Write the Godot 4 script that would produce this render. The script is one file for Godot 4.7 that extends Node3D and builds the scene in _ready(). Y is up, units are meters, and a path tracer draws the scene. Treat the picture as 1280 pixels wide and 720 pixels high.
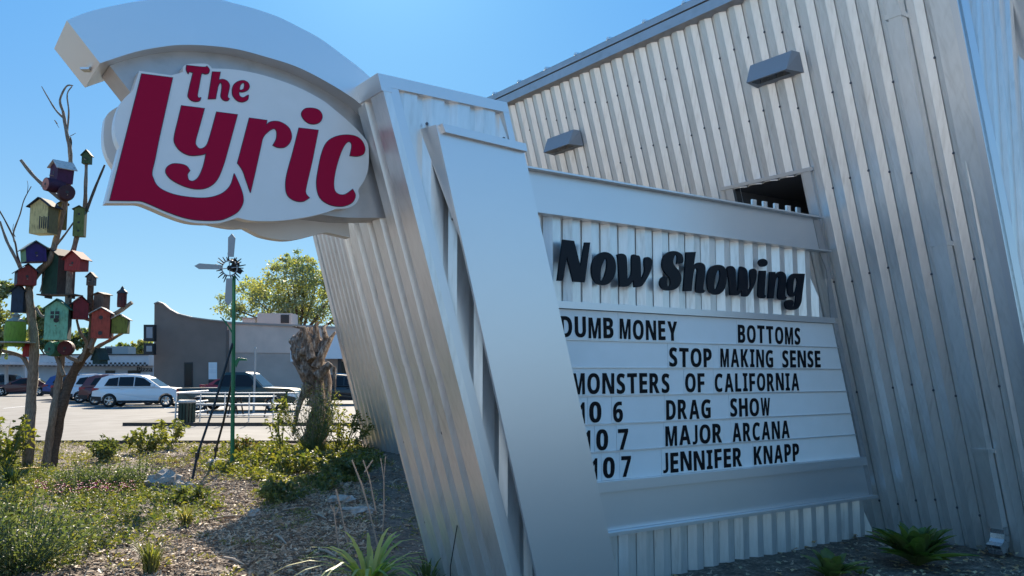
extends Node3D

# ---------------------------------------------------------------- frame of reference
# The theatre stands askew to the camera: m runs along its marquee front, h along its side wall, both level.
# A point of the building is (a along m, b along h, y up), counted from O at the foot of the wall.
const FOCAL := 1069.0          # pixels of the 1280 x 720 photograph
const EYE := Vector3(0, 1.6, 0)
var pitch := atan(107.5 / FOCAL)
var m := Vector3(0.81837663, 0, -0.57468225)
var h := Vector3(-0.57468225, 0, -0.81837663)
var O := Vector3(3.59122267, 0, -8.73507441)
const LEAN := 0.285            # the side wall leans out this much per metre of height
const WALL_A := 0.3
const LOT := -0.15             # level of the parking lot
var rng := RandomNumberGenerator.new()
var names := {}
var M := {}

func L(a: float, b: float, y: float) -> Vector3:
	return O + m * a + h * b + Vector3(0, y, 0)
func ray(x: float, y: float) -> Vector3:
	var f := Vector3(0, sin(pitch), -cos(pitch)); var u := Vector3(0, cos(pitch), sin(pitch))
	return (Vector3.RIGHT * (x - 640.0) + u * (360.0 - y) + f * FOCAL).normalized()
func gpt(x: float, y: float, level := 0.0) -> Vector3:      # where the line of sight meets level ground
	var d := ray(x, y); return EYE + d * ((level - EYE.y) / d.y)
func zpt(x: float, y: float, depth: float) -> Vector3:      # where it meets an upright plane straight ahead
	var d := ray(x, y); return EYE + d * (depth / -d.z)
func pb(x: float, y: float, b: float) -> Vector2:           # where it meets the plane b of the theatre, as (a, y)
	var d := ray(x, y); var p := EYE + d * ((b - (EYE - O).dot(h)) / d.dot(h))
	return Vector2((p - O).dot(m), p.y)
func lin(r: float, g: float, b: float) -> Color:
	return Color(r, g, b).linear_to_srgb()

# ---------------------------------------------------------------- mesh building
class MB:
	var v := PackedVector3Array()
	var n := PackedVector3Array()
	var c := PackedColorArray()
	var col := Color(1, 1, 1)
	func tri(p: Vector3, q: Vector3, r: Vector3, out: Vector3) -> void:
		var g := (q - p).cross(r - p)
		if g.length_squared() < 1e-16: return
		g = g.normalized()
		if g.dot(out) < 0.0:
			g = -g; v.append(p); v.append(q); v.append(r)
		else:
			v.append(p); v.append(r); v.append(q)
		for i in 3: n.append(g); c.append(col)
	func tris(p: Vector3, q: Vector3, r: Vector3, np_: Vector3, nq: Vector3, nr: Vector3) -> void:
		var g := (q - p).cross(r - p)
		if g.dot(np_) < 0.0:
			v.append(p); v.append(q); v.append(r); n.append(np_); n.append(nq); n.append(nr)
		else:
			v.append(p); v.append(r); v.append(q); n.append(np_); n.append(nr); n.append(nq)
		for i in 3: c.append(col)
	func quad(p: Vector3, q: Vector3, r: Vector3, s: Vector3, out: Vector3) -> void:
		tri(p, q, r, out); tri(p, r, s, out)
	func box(at: Vector3, size: Vector3, basis := Basis.IDENTITY) -> void:
		var hx := basis.x * size.x * 0.5; var hy := basis.y * size.y * 0.5; var hz := basis.z * size.z * 0.5
		for s in [-1.0, 1.0]:
			quad(at + hx * s - hy - hz, at + hx * s + hy - hz, at + hx * s + hy + hz, at + hx * s - hy + hz, hx * s)
			quad(at + hy * s - hx - hz, at + hy * s + hx - hz, at + hy * s + hx + hz, at + hy * s - hx + hz, hy * s)
			quad(at + hz * s - hx - hy, at + hz * s + hx - hy, at + hz * s + hx + hy, at + hz * s - hx + hy, hz * s)
	func prism(poly: PackedVector2Array, to: Callable, w0: float, w1: float) -> void:   # to(point, w) -> Vector3
		var idx := Geometry2D.triangulate_polygon(poly)
		var mid := poly[0]
		var wd: Vector3 = to.call(mid, w1) - to.call(mid, w0)
		for i in range(0, idx.size(), 3):
			tri(to.call(poly[idx[i]], w1), to.call(poly[idx[i + 1]], w1), to.call(poly[idx[i + 2]], w1), wd)
			tri(to.call(poly[idx[i]], w0), to.call(poly[idx[i + 1]], w0), to.call(poly[idx[i + 2]], w0), -wd)
		var sgn := 1.0 if not Geometry2D.is_polygon_clockwise(poly) else -1.0
		for i in poly.size():
			var p := poly[i]; var q := poly[(i + 1) % poly.size()]
			var e := q - p
			if e.length() < 1e-6: continue
			var o2 := Vector2(e.y, -e.x).normalized() * sgn * 0.001
			var mm := (p + q) * 0.5
			var out: Vector3 = to.call(mm + o2, (w0 + w1) * 0.5) - to.call(mm, (w0 + w1) * 0.5)
			quad(to.call(p, w0), to.call(q, w0), to.call(q, w1), to.call(p, w1), out)
	func tube(path: Array, rad: Array, sides := 8, wob := 0.0, rg: RandomNumberGenerator = null) -> void:
		var rings := []
		var norms := []
		var up := Vector3(0.13, 0.2, 0.97)
		for i in path.size():
			var t: Vector3 = (path[mini(i + 1, path.size() - 1)] - path[maxi(i - 1, 0)]).normalized()
			if absf(t.dot(up)) > 0.97: up = Vector3(0.9, 0.1, 0.2)
			var x := t.cross(up).normalized(); var y := x.cross(t).normalized()
			up = y
			var ring := []; var nn := []
			for k in sides:
				var d := x * cos(TAU * k / sides) + y * sin(TAU * k / sides)
				var r: float = rad[i]
				if wob > 0.0: r *= 1.0 + rg.randf_range(-wob, wob)
				ring.append(path[i] + d * r); nn.append(d)
			rings.append(ring); norms.append(nn)
		for i in path.size() - 1:
			for k in sides:
				var k2 := (k + 1) % sides
				tris(rings[i][k], rings[i][k2], rings[i + 1][k2], norms[i][k], norms[i][k2], norms[i + 1][k2])
				tris(rings[i][k], rings[i + 1][k2], rings[i + 1][k], norms[i][k], norms[i + 1][k2], norms[i + 1][k])
		for e in [0, path.size() - 1]:
			var dirn: Vector3 = (path[0] - path[1]) if e == 0 else (path[e] - path[e - 1])
			for k in range(1, sides - 1): tri(rings[e][0], rings[e][k], rings[e][k + 1], dirn)
	func lathe(at: Vector3, axis: Vector3, prof: Array, sides := 20) -> void:            # prof: Vector2(radius, along axis)
		var z := axis.normalized(); var x := z.cross(Vector3(0.31, 0.2, 0.93)).normalized(); var y := z.cross(x)
		for i in prof.size() - 1:
			var a: Vector2 = prof[i]; var b: Vector2 = prof[i + 1]
			var sl := b - a
			var pn := Vector2(sl.y, -sl.x).normalized()
			for k in sides:
				var d0 := x * cos(TAU * k / sides) + y * sin(TAU * k / sides)
				var d1 := x * cos(TAU * (k + 1) / sides) + y * sin(TAU * (k + 1) / sides)
				var n0 := (d0 * pn.x + z * pn.y); var n1 := (d1 * pn.x + z * pn.y)
				var p00 := at + d0 * a.x + z * a.y; var p10 := at + d1 * a.x + z * a.y
				var p01 := at + d0 * b.x + z * b.y; var p11 := at + d1 * b.x + z * b.y
				if a.x > 1e-5: tris(p00, p10, p11, n0, n1, n1)
				if b.x > 1e-5: tris(p00, p11, p01, n0, n1, n0)
	func leaf(base: Vector3, dirn: Vector3, side: Vector3, length: float, width: float, droop := 0.25) -> void:
		var s := side.normalized() * width * 0.5
		var mid := base + dirn * length * 0.45
		var tip := base + dirn * length + Vector3(0, -droop * length, 0)
		var up := dirn.cross(side).normalized()
		if up.y < 0.0: up = -up
		var fold := up * width * 0.15
		tri(base, mid + s + fold, mid - s * 0.0, up); tri(base, mid, mid - s + fold, up)
		tri(mid, mid + s + fold, tip, up); tri(mid, tip, mid - s + fold, up)
	func flake(at: Vector3, d1: Vector3, d2: Vector3) -> void:                            # one leaf-sized lozenge
		var nn := d1.cross(d2).normalized()
		v.append(at - d1); v.append(at + d2); v.append(at + d1); v.append(at - d1); v.append(at + d1); v.append(at - d2)
		for i in 6: n.append(nn); c.append(col)
	func mesh() -> ArrayMesh:
		var arr := []; arr.resize(Mesh.ARRAY_MAX)
		arr[Mesh.ARRAY_VERTEX] = v; arr[Mesh.ARRAY_NORMAL] = n; arr[Mesh.ARRAY_COLOR] = c
		var am := ArrayMesh.new(); am.add_surface_from_arrays(Mesh.PRIMITIVE_TRIANGLES, arr)
		return am

# ---------------------------------------------------------------- objects
func numbered(called: String) -> String:
	if not names.has(called):
		names[called] = 0; return called
	names[called] += 1
	return "%s_%03d" % [called, names[called]]
func metas(o: Node, label: String, category: String, group := "") -> void:
	o.set_meta("label", label); o.set_meta("category", category)
	if group: o.set_meta("group", group)
func thing(called: String, label: String, category: String, at := Vector3.ZERO, group := "") -> Node3D:
	var o := Node3D.new(); o.name = numbered(called); add_child(o, true); o.position = at
	metas(o, label, category, group); return o
func put(called: String, geo, material: Material, parent: Node, label := "") -> MeshInstance3D:
	var o := MeshInstance3D.new(); o.name = called if parent != self else numbered(called)
	o.mesh = geo.mesh() if geo is MB else geo
	o.material_override = material
	parent.add_child(o, true)
	if parent is Node3D and parent != self: o.transform = (place_of(parent)).affine_inverse()
	if label: o.set_meta("label", label)
	return o
func place_of(p: Node) -> Transform3D:           # parts are written in world places; take off where their parents stand
	var t := Transform3D.IDENTITY
	while p != self and p is Node3D:
		t = p.transform * t; p = p.get_parent()
	return t
func structure(called: String, geo, material: Material) -> MeshInstance3D:
	var o := put(called, geo, material, self); o.set_meta("kind", "structure"); return o
func stuff(o: Node) -> void: o.set_meta("kind", "stuff")

# a closed line of x, y, corner triples, rounded wherever it is not a corner
func rounded(list: Array, steps := 4) -> PackedVector2Array:
	var k := list.size() / 3
	var out := PackedVector2Array()
	for i in k:
		var p1 := Vector2(list[i * 3], list[i * 3 + 1]); var j := (i + 1) % k
		var p2 := Vector2(list[j * 3], list[j * 3 + 1])
		var c1: bool = list[i * 3 + 2] > 0; var c2: bool = list[j * 3 + 2] > 0
		var ip := (i + k - 1) % k; var jn := (j + 1) % k
		var p0 := Vector2(list[ip * 3], list[ip * 3 + 1]); var p3 := Vector2(list[jn * 3], list[jn * 3 + 1])
		if c1: p0 = p1 * 2.0 - p2 if c2 else p1
		if c2: p3 = p2 * 2.0 - p1 if c1 else p2
		if c1 and c2:
			out.append(p1); continue
		for s in steps: out.append(p1.cubic_interpolate(p2, p0, p3, float(s) / steps))
	return out
func on_plane(px: PackedVector2Array, b: float) -> PackedVector2Array:
	var out := PackedVector2Array()
	for p in px: out.append(pb(p.x, p.y, b))
	return out
func with_hole(outer: PackedVector2Array, hole: PackedVector2Array) -> PackedVector2Array:   # cut in from the rim along a hair line
	if Geometry2D.is_polygon_clockwise(outer): outer.reverse()
	if not Geometry2D.is_polygon_clockwise(hole): hole.reverse()
	var bi := 0; var bj := 0; var best := 1e9
	for i in outer.size():
		for j in hole.size():
			var d := outer[i].distance_squared_to(hole[j])
			if d < best: best = d; bi = i; bj = j
	var out := PackedVector2Array()
	for i in outer.size() + 1:
		var p := outer[(bi + i) % outer.size()]
		if i == outer.size(): p += (outer[(bi + outer.size() - 1) % outer.size()] - p).normalized() * 0.0006
		out.append(p)
	for j in hole.size() + 1:
		var p := hole[(bj + j) % hole.size()]
		if j == 0: p += (hole[(bj + 1) % hole.size()] - p).normalized() * 0.0006
		out.append(p)
	return out

# ribbed sheet metal over a shape drawn in (u, v); prof: Vector2(u within one pitch, height); to(u, v, w)
func ribbed(mb: MB, shape: PackedVector2Array, u0: float, u1: float, pitch_: float, prof: Array, to: Callable, out: Vector3, cut := PackedVector2Array()) -> void:
	var lo := 1e9; var hi := -1e9; var vl := 1e9; var vh := -1e9
	for p in shape:
		lo = minf(lo, p.x); hi = maxf(hi, p.x); vl = minf(vl, p.y); vh = maxf(vh, p.y)
	lo = maxf(lo, u0); hi = minf(hi, u1)
	var k := floori((lo - u0) / pitch_) - 1
	while u0 + k * pitch_ < hi:
		for s in prof.size() - 1:
			var ua: float = u0 + k * pitch_ + prof[s].x; var ub: float = u0 + k * pitch_ + prof[s + 1].x
			if ub <= lo + 1e-5 or ua >= hi - 1e-5: continue
			var ca := maxf(ua, lo); var cb := minf(ub, hi)
			var strip := PackedVector2Array([Vector2(ca, vl - 1), Vector2(cb, vl - 1), Vector2(cb, vh + 1), Vector2(ca, vh + 1)])
			for piece in Geometry2D.intersect_polygons(strip, shape):
				var bits := [piece]
				if cut.size(): bits = Geometry2D.clip_polygons(piece, cut)
				for bit in bits:
					var idx := Geometry2D.triangulate_polygon(bit)
					for i in range(0, idx.size(), 3):
						var w := []
						for q in 3:
							var p: Vector2 = bit[idx[i + q]]
							w.append(to.call(p.x, p.y, lerpf(prof[s].y, prof[s + 1].y, clampf((p.x - ua) / (ub - ua), 0, 1))))
						mb.tri(w[0], w[1], w[2], out)
		k += 1

# ---------------------------------------------------------------- surfaces
func noise(seed_: int, freq: float, oct := 4, type := FastNoiseLite.TYPE_SIMPLEX_SMOOTH) -> FastNoiseLite:
	var f := FastNoiseLite.new(); f.seed = seed_; f.frequency = freq; f.fractal_octaves = oct; f.noise_type = type
	return f
func grain(size: int, layers: Array, ramp: Array) -> ImageTexture:     # layers: [noise, weight]; ramp: [at, colour]
	var ims := []
	for l in layers: ims.append(l[0].get_seamless_image(size, size, false, false, 0.15))
	var g := Gradient.new(); g.offsets = PackedFloat32Array(); g.colors = PackedColorArray()
	var off := PackedFloat32Array(); var cols := PackedColorArray()
	for r in ramp: off.append(r[0]); cols.append(r[1])
	g.offsets = off; g.colors = cols
	var out := Image.create(size, size, false, Image.FORMAT_RGB8)
	for y in size:
		for x in size:
			var t := 0.0
			for i in ims.size(): t += ims[i].get_pixel(x, y).r * layers[i][1]
			out.set_pixel(x, y, g.sample(t))
	return ImageTexture.create_from_image(out)
func mat(called: String, color: Color, rough := 0.7, metal := 0.0, tex: Texture2D = null, scale := 1.0, rel: Texture2D = null, depth := 0.0, relscale := 0.0) -> StandardMaterial3D:
	var s := StandardMaterial3D.new(); s.resource_name = called
	s.albedo_color = color; s.roughness = rough; s.metallic = metal
	if tex or rel:
		s.uv1_triplanar = true; s.uv1_world_triplanar = true; s.uv1_scale = Vector3.ONE * scale
	if tex: s.albedo_texture = tex
	if rel:
		s.heightmap_enabled = true; s.heightmap_texture = rel; s.heightmap_scale = depth
	M[called] = s
	return s
func painted(called: String, rough := 0.7, light_through := Color.BLACK) -> StandardMaterial3D:     # colour from the vertices
	var s := StandardMaterial3D.new(); s.resource_name = called; s.vertex_color_use_as_albedo = true; s.roughness = rough
	s.cull_mode = BaseMaterial3D.CULL_DISABLED
	if light_through != Color.BLACK: s.backlight_enabled = true; s.backlight = light_through
	M[called] = s
	return s
const SCRIPT_SIGN := {
	"letter_l": [177.4, 92.3, 1, 215.6, 97.2, 1, 199.4, 170, 0, 194, 197.1, 0, 190, 215.1, 0, 191.3, 222.3, 0, 195.8, 231.4, 0, 204.8, 238.2, 0, 221.1, 244, 0, 242.7, 247.1, 0, 260.8, 247.1, 0, 275.2, 243.1, 0, 284.3, 236.8, 0, 289.7, 228.7, 0, 292.9, 217.3, 1, 298.7, 229.6, 0, 303.2, 242.2, 0, 303.8, 253, 0, 297.8, 263.9, 0, 286.1, 271.1, 0, 273.4, 275.1, 0, 250, 275.1, 0, 231.9, 272.3, 0, 210.3, 265.1, 0, 188.6, 255.7, 0, 176, 251.2, 0, 161.5, 250.7, 0, 137.5, 250.3, 1],
	"letter_y": [227.2, 132.1, 1, 255.4, 135.6, 1, 249.6, 157, 0, 244.3, 176.4, 0, 246.3, 183.2, 0, 251, 186.1, 0, 258.3, 181.8, 0, 263.2, 168.6, 0, 271, 140, 1, 296.7, 143.3, 1, 285.6, 184.2, 0, 278.8, 207.5, 0, 271, 225, 0, 260.3, 233.8, 0, 246.7, 236.1, 0, 231.1, 232.8, 0, 215.6, 225, 0, 207.8, 216.3, 0, 208.8, 209.5, 0, 215.6, 205, 0, 225.3, 205, 0, 233.1, 207.5, 0, 237.3, 213, 1, 234.2, 218.2, 0, 236, 225, 0, 241.8, 226.4, 0, 248.6, 221.1, 0, 254.5, 207.5, 0, 258, 191.4, 1, 250.6, 193.5, 0, 237, 193.9, 0, 225.3, 188.1, 0, 218.5, 178.3, 0, 218.5, 168.6, 0, 222.4, 152.1, 0],
	"letter_r": [312, 147.5, 1, 333.7, 150.4, 1, 332.5, 156.7, 1, 338.8, 152.2, 0, 349.6, 152.2, 0, 360.5, 158.9, 0, 364.5, 168.9, 0, 362.3, 177.9, 0, 356, 183.7, 0, 347.8, 184.2, 0, 341.5, 181.5, 1, 345.7, 173.4, 0, 346, 164.3, 0, 342.4, 160.4, 0, 335.2, 164.3, 0, 328.9, 171.6, 0, 326.1, 182.4, 0, 319.8, 211.3, 0, 313.1, 240.2, 1, 308.1, 225.8, 0, 303.6, 213.1, 0, 297.2, 203.7, 1],
	"letter_i": [374, 160, 1, 397.8, 162.7, 1, 390, 202.2, 0, 383.3, 231.1, 0, 382.2, 241.1, 0, 386.7, 247.1, 1, 378.9, 251.6, 0, 368.9, 250.7, 0, 360, 244.4, 0, 357.3, 233.3, 0, 358.9, 217.8, 0, 366.7, 188.9, 0],
	"dot": [377.1, 143.3, 0, 381.1, 136.2, 0, 390, 135.1, 0, 398.9, 137.8, 0, 402.9, 144.9, 0, 400, 152.2, 0, 392.2, 154.9, 0, 383.3, 152.2, 0],
	"letter_c": [437.8, 194.4, 1, 440, 181.1, 0, 435.6, 176.7, 0, 428.9, 184.4, 0, 422.2, 202.2, 0, 417.8, 222.2, 0, 417.8, 235.6, 0, 422.2, 242.2, 0, 431.1, 243.3, 0, 441.1, 236.7, 1, 444.4, 244.4, 0, 440, 253.3, 0, 427.8, 257.8, 0, 412.2, 255.6, 0, 400, 246.7, 0, 396, 231.1, 0, 397.8, 213.3, 0, 403.3, 188.9, 0, 411.1, 175.6, 0, 425.6, 169.3, 0, 441.1, 169.3, 0, 451.1, 174.4, 0, 456.2, 184.4, 0, 454.4, 192.2, 0, 446.7, 195.1, 0],
	"letter_t": [233.7, 81.7, 1, 254.4, 83.9, 0, 258.9, 82.8, 1, 261.7, 86.7, 0, 260.6, 91.1, 0, 256.7, 92.2, 0, 252.8, 91.1, 0, 251.1, 94.4, 0, 248.9, 106.7, 0, 246.7, 118.9, 0, 248.3, 122.2, 0, 251.1, 122, 1, 249.4, 125.6, 0, 244.4, 126.7, 0, 238.9, 125, 0, 235.6, 121.1, 0, 235.6, 116.7, 0, 238.3, 104.4, 0, 241.7, 90.6, 1, 236.7, 89.4, 0, 235.3, 91.7, 1, 233.1, 86.7, 0],
	"letter_h": [265.9, 89.8, 1, 275.3, 90.2, 1, 273.3, 100, 1, 278.9, 99.1, 0, 284.4, 101.7, 0, 286.9, 106.7, 0, 285.6, 114.4, 0, 284.4, 120.6, 0, 286.7, 123.3, 1, 283.9, 125.8, 0, 278.9, 124.4, 0, 276.4, 120, 0, 277.2, 113.3, 0, 277.6, 105.6, 0, 275.6, 102.8, 0, 272.8, 106.7, 0, 271.1, 114.4, 0, 269.4, 123.1, 1, 260.6, 123.3, 1],
	"letter_e": [310.6, 118.9, 1, 309.4, 124.4, 0, 303.3, 127.2, 0, 296.7, 125.6, 0, 291.7, 120, 0, 290.6, 113.3, 0, 292.2, 106.7, 0, 297.2, 102.2, 0, 304.4, 100.6, 0, 310, 103.3, 0, 311.7, 108.3, 0, 308.9, 112.8, 0, 303.3, 114.7, 0, 298.7, 114.4, 1, 298.7, 117.8, 0, 300.6, 120.9, 0, 304.4, 122, 0, 308.3, 120, 0],
	"hole_e": [301.3, 112.6, 0, 305, 110.6, 0, 305.8, 104.7, 0, 303.6, 103.3, 0, 300.6, 106.1, 0, 299.4, 111.1, 0],
}
const NOW_SIGN := {
	"letter_n": [703.8, 299.4, 1, 717.8, 301, 1, 725.9, 333.1, 1, 731.2, 302.9, 1, 737.9, 303.1, 1, 731, 352.9, 1, 716.9, 352.1, 1, 708.8, 320, 1, 704, 350.9, 1, 696.9, 350.9, 1],
	"letter_o": [739.6, 337.5, 0, 740.6, 328.8, 0, 745, 320, 0, 752.5, 315.4, 0, 760, 315.6, 0, 766.2, 320, 0, 769.8, 328.8, 0, 769.8, 338.8, 0, 766.9, 347.5, 0, 761.2, 354.4, 0, 753.8, 356.5, 0, 746.2, 354.4, 0, 741.2, 347.5, 0],
	"hole_o": [757.5, 322.8, 0, 759.1, 327.5, 0, 758.1, 337.5, 0, 755, 347.5, 0, 751.5, 351.2, 0, 750, 346.2, 0, 751.6, 335, 0, 754.4, 327.5, 0],
	"letter_w": [771, 318.8, 0, 776.2, 316.9, 0, 781.9, 318.8, 0, 784, 326.2, 0, 784.6, 349.4, 1, 789.4, 342.5, 0, 790, 320, 0, 795.6, 319, 0, 800.6, 323.1, 0, 801.5, 350, 1, 806, 338.8, 0, 805.6, 323.8, 0, 810, 321.2, 0, 815, 324.4, 0, 815.4, 330, 0, 812.5, 341.2, 0, 806.2, 352.5, 0, 801.2, 358.1, 0, 793.1, 359.1, 1, 792.2, 350, 1, 785.6, 357.5, 0, 775, 358.5, 1, 772.5, 322.5, 0],
	"letter_s": [853.8, 328.1, 0, 846.2, 330, 1, 847, 321.1, 0, 844.7, 318.4, 0, 841.9, 325, 0, 842.8, 331.2, 0, 848.6, 338.3, 0, 852, 346.9, 0, 850.2, 355.5, 0, 844.7, 361.2, 0, 836.9, 363.1, 0, 829.8, 361.7, 0, 825.2, 356.2, 0, 825.9, 349.2, 0, 829.8, 345.6, 0, 835, 346.6, 1, 833.8, 351.6, 0, 834.5, 357, 0, 836.9, 358.1, 0, 838.4, 353.9, 0, 836.9, 346.9, 0, 831.4, 340.6, 0, 828, 332.8, 0, 828.8, 323.4, 0, 833, 316.9, 0, 840, 313.8, 0, 847.8, 314.8, 0, 853.3, 319.5, 0],
	"letter_h": [858, 315.2, 1, 870, 314.8, 1, 867.3, 332.8, 1, 872, 328.4, 0, 878.3, 328.9, 0, 881.9, 333.6, 0, 881.4, 345.3, 0, 879.4, 360.2, 0, 881.9, 363.3, 1, 879.1, 366.2, 0, 872.8, 365.9, 0, 870, 362.5, 0, 871.2, 346.9, 0, 872, 337.5, 0, 869.7, 335.2, 0, 867.3, 340.6, 0, 864.7, 363.8, 1, 854.4, 364.1, 1],
	"letter_o_001": [884.1, 351.6, 0, 885.3, 340.6, 0, 890, 333.1, 0, 897.8, 330.9, 0, 904.8, 333.1, 0, 908.8, 340.6, 0, 908.4, 351.6, 0, 905.6, 361.7, 0, 899.4, 367.5, 0, 892.3, 368, 0, 886.1, 363.3, 0],
	"hole_o_001": [899.4, 336.7, 0, 900.5, 345.3, 0, 898.3, 354.7, 0, 894.7, 362.8, 0, 893.1, 357.8, 0, 894.1, 346.9, 0, 896.6, 339.8, 0],
	"letter_w_001": [909.1, 334.7, 0, 915, 332.5, 0, 919.4, 336.7, 0, 920, 345.3, 0, 921.2, 362.5, 1, 923.1, 361.7, 0, 924.4, 335.9, 0, 928.3, 333.6, 0, 933.4, 336.7, 0, 935, 345.3, 0, 935.3, 364.1, 1, 938.4, 357.8, 0, 937.7, 340.6, 0, 939.2, 336.7, 0, 943.1, 335.9, 0, 946.2, 339.8, 0, 944.7, 351.6, 0, 940, 362.5, 0, 934.5, 370.3, 0, 927.8, 370.3, 1, 927.2, 362.5, 1, 922.8, 368.8, 0, 913.1, 369.2, 1, 911.1, 346.9, 0],
	"letter_i": [949.7, 338.3, 1, 958, 338.3, 1, 956.9, 351.6, 0, 955.9, 367.2, 0, 958, 369.5, 1, 955.6, 372.7, 0, 950.2, 372.2, 0, 947.8, 368, 0, 948.6, 351.6, 0],
	"dot": [948.4, 328.1, 0, 950.3, 324.7, 0, 954.1, 323.4, 0, 958, 325, 0, 959.8, 328.4, 0, 958, 332, 0, 954.1, 333.4, 0, 950.3, 332, 0],
	"letter_n_001": [962.7, 339.8, 1, 969.7, 339.8, 1, 968.9, 343.8, 1, 974.4, 339.4, 0, 980.6, 340.9, 0, 983, 346.9, 0, 982.5, 359.4, 0, 981.4, 368.8, 0, 983.8, 371.9, 1, 980.6, 375, 0, 974.4, 374.2, 0, 972.5, 370.3, 0, 973.6, 359.4, 0, 974.4, 348.4, 0, 972.8, 346.1, 0, 969.7, 351.6, 0, 967.3, 372.8, 1, 960.3, 373.1, 1],
	"letter_g": [1006.4, 342.2, 1, 1003.3, 365.6, 0, 1001.7, 378.1, 0, 997, 385.9, 0, 988.4, 387.5, 0, 983, 385.2, 0, 981.4, 378.9, 0, 984.5, 375, 0, 990, 375, 0, 992.3, 378.1, 0, 990.8, 382.8, 1, 993.9, 381.2, 0, 995.5, 368.8, 1, 990, 371.1, 0, 985.6, 367.2, 0, 984.5, 357.8, 0, 986.1, 348.4, 0, 990.8, 342.5, 0, 997, 341.9, 0],
	"hole_g": [995.5, 346.9, 0, 997, 353.1, 0, 994.7, 364.1, 0, 992.3, 366.4, 0, 991.6, 359.4, 0, 992.8, 350, 0],
}
const OVAL_PANEL := [174, 88.5, 1, 214, 94, 1, 222, 92, 0, 229, 90, 1, 229.5, 83, 0, 236, 80, 0, 256, 79.5, 0, 262, 82, 0, 265, 85.5, 1, 294, 87, 0, 329, 94, 0, 370, 108, 0, 401, 124, 0, 417, 136, 0, 438, 154, 0, 457.5, 175, 0, 461, 191, 0, 460, 212, 0, 455, 226, 0, 448, 237, 0, 449, 246, 0, 444, 255, 0, 434, 260, 0, 420, 261, 1, 406, 266, 0, 380, 272, 0, 348, 276, 0, 316, 276, 0, 297, 272, 1, 286, 275.5, 0, 272, 279, 0, 248, 279, 0, 230, 276, 0, 209, 268.5, 0, 187, 259, 0, 174, 254.5, 0, 160, 254, 0, 131.5, 254, 1, 149.5, 184, 1, 145, 173, 0, 143, 160, 0, 145, 144, 0, 152, 127, 0, 166, 113, 1]

func _ready() -> void:
	rng.seed = 20231006
	# ------------------------------------------------ camera, sky, sun, exposure
	var cam := Camera3D.new(); cam.name = "camera"; add_child(cam)
	cam.position = EYE; cam.rotation = Vector3(pitch, 0, 0)
	cam.fov = rad_to_deg(2.0 * atan(360.0 / FOCAL)); cam.near = 0.05; cam.far = 3000.0
	var env := Environment.new()
	env.background_mode = Environment.BG_SKY
	var to_sun := Vector3(sin(deg_to_rad(-9.0)) * cos(deg_to_rad(29.9)), sin(deg_to_rad(29.9)), -cos(deg_to_rad(-9.0)) * cos(deg_to_rad(29.9)))
	var sky := Sky.new(); var sm := PanoramaSkyMaterial.new(); sm.panorama = clear_sky(to_sun)
	sky.sky_material = sm; env.sky = sky
	env.background_energy_multiplier = 1.0
	env.tonemap_mode = Environment.TONE_MAPPER_LINEAR
	env.tonemap_exposure = 2.45
	env.sdfgi_enabled = true; env.ssao_enabled = true; env.ssil_enabled = true
	env.ambient_light_source = Environment.AMBIENT_SOURCE_SKY
	var we := WorldEnvironment.new(); we.name = "daylight"; we.environment = env; add_child(we)
	var sun := DirectionalLight3D.new(); sun.name = "sun"; add_child(sun)
	sun.look_at_from_position(to_sun * 50.0, Vector3.ZERO, Vector3.UP)
	sun.light_energy = 1.6; sun.light_color = Color(1.0, 0.95, 0.87); sun.light_angular_distance = 0.53; sun.shadow_enabled = true

	make_materials()
	# ------------------------------------------------ the setting
	make_ground()
	make_theatre()
	make_pylon()
	make_marquee()
	make_street_front()
	# ------------------------------------------------ things
	make_cabinet_sign()
	make_wall_lights()
	make_lot()
	make_birdhouse_tree()
	make_windmill()
	make_stump()
	make_far_trees()
	make_garden()

# a cloudless afternoon: deep overhead, paler at the horizon, and brighter air round the sun
func clear_sky(to_sun: Vector3) -> ImageTexture:
	var w := 768; var hh := 384; var im := Image.create(w, hh, false, Image.FORMAT_RGBF)
	var zen := Vector3(0.0913, 0.363, 0.859); var hor := Vector3(0.583, 0.92, 1.03); var air := Vector3(0.27, 0.42, 0.27)
	for j in hh:
		var el := PI * (0.5 - (j + 0.5) / hh); var t := pow(1.0 - maxf(0.0, sin(el)), 5.0)
		for i in w:
			var az := TAU * (i + 0.5) / w; var d := Vector3(sin(az) * cos(el), sin(el), -cos(az) * cos(el))
			var c := zen.lerp(hor, t) + air * exp(-rad_to_deg(d.angle_to(to_sun)) / 9.0)
			if el < 0.0: c = Vector3(0.40, 0.38, 0.36)
			c /= 2.4; im.set_pixel(i, j, Color(c.x, c.y, c.z))
	return ImageTexture.create_from_image(im)

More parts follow.
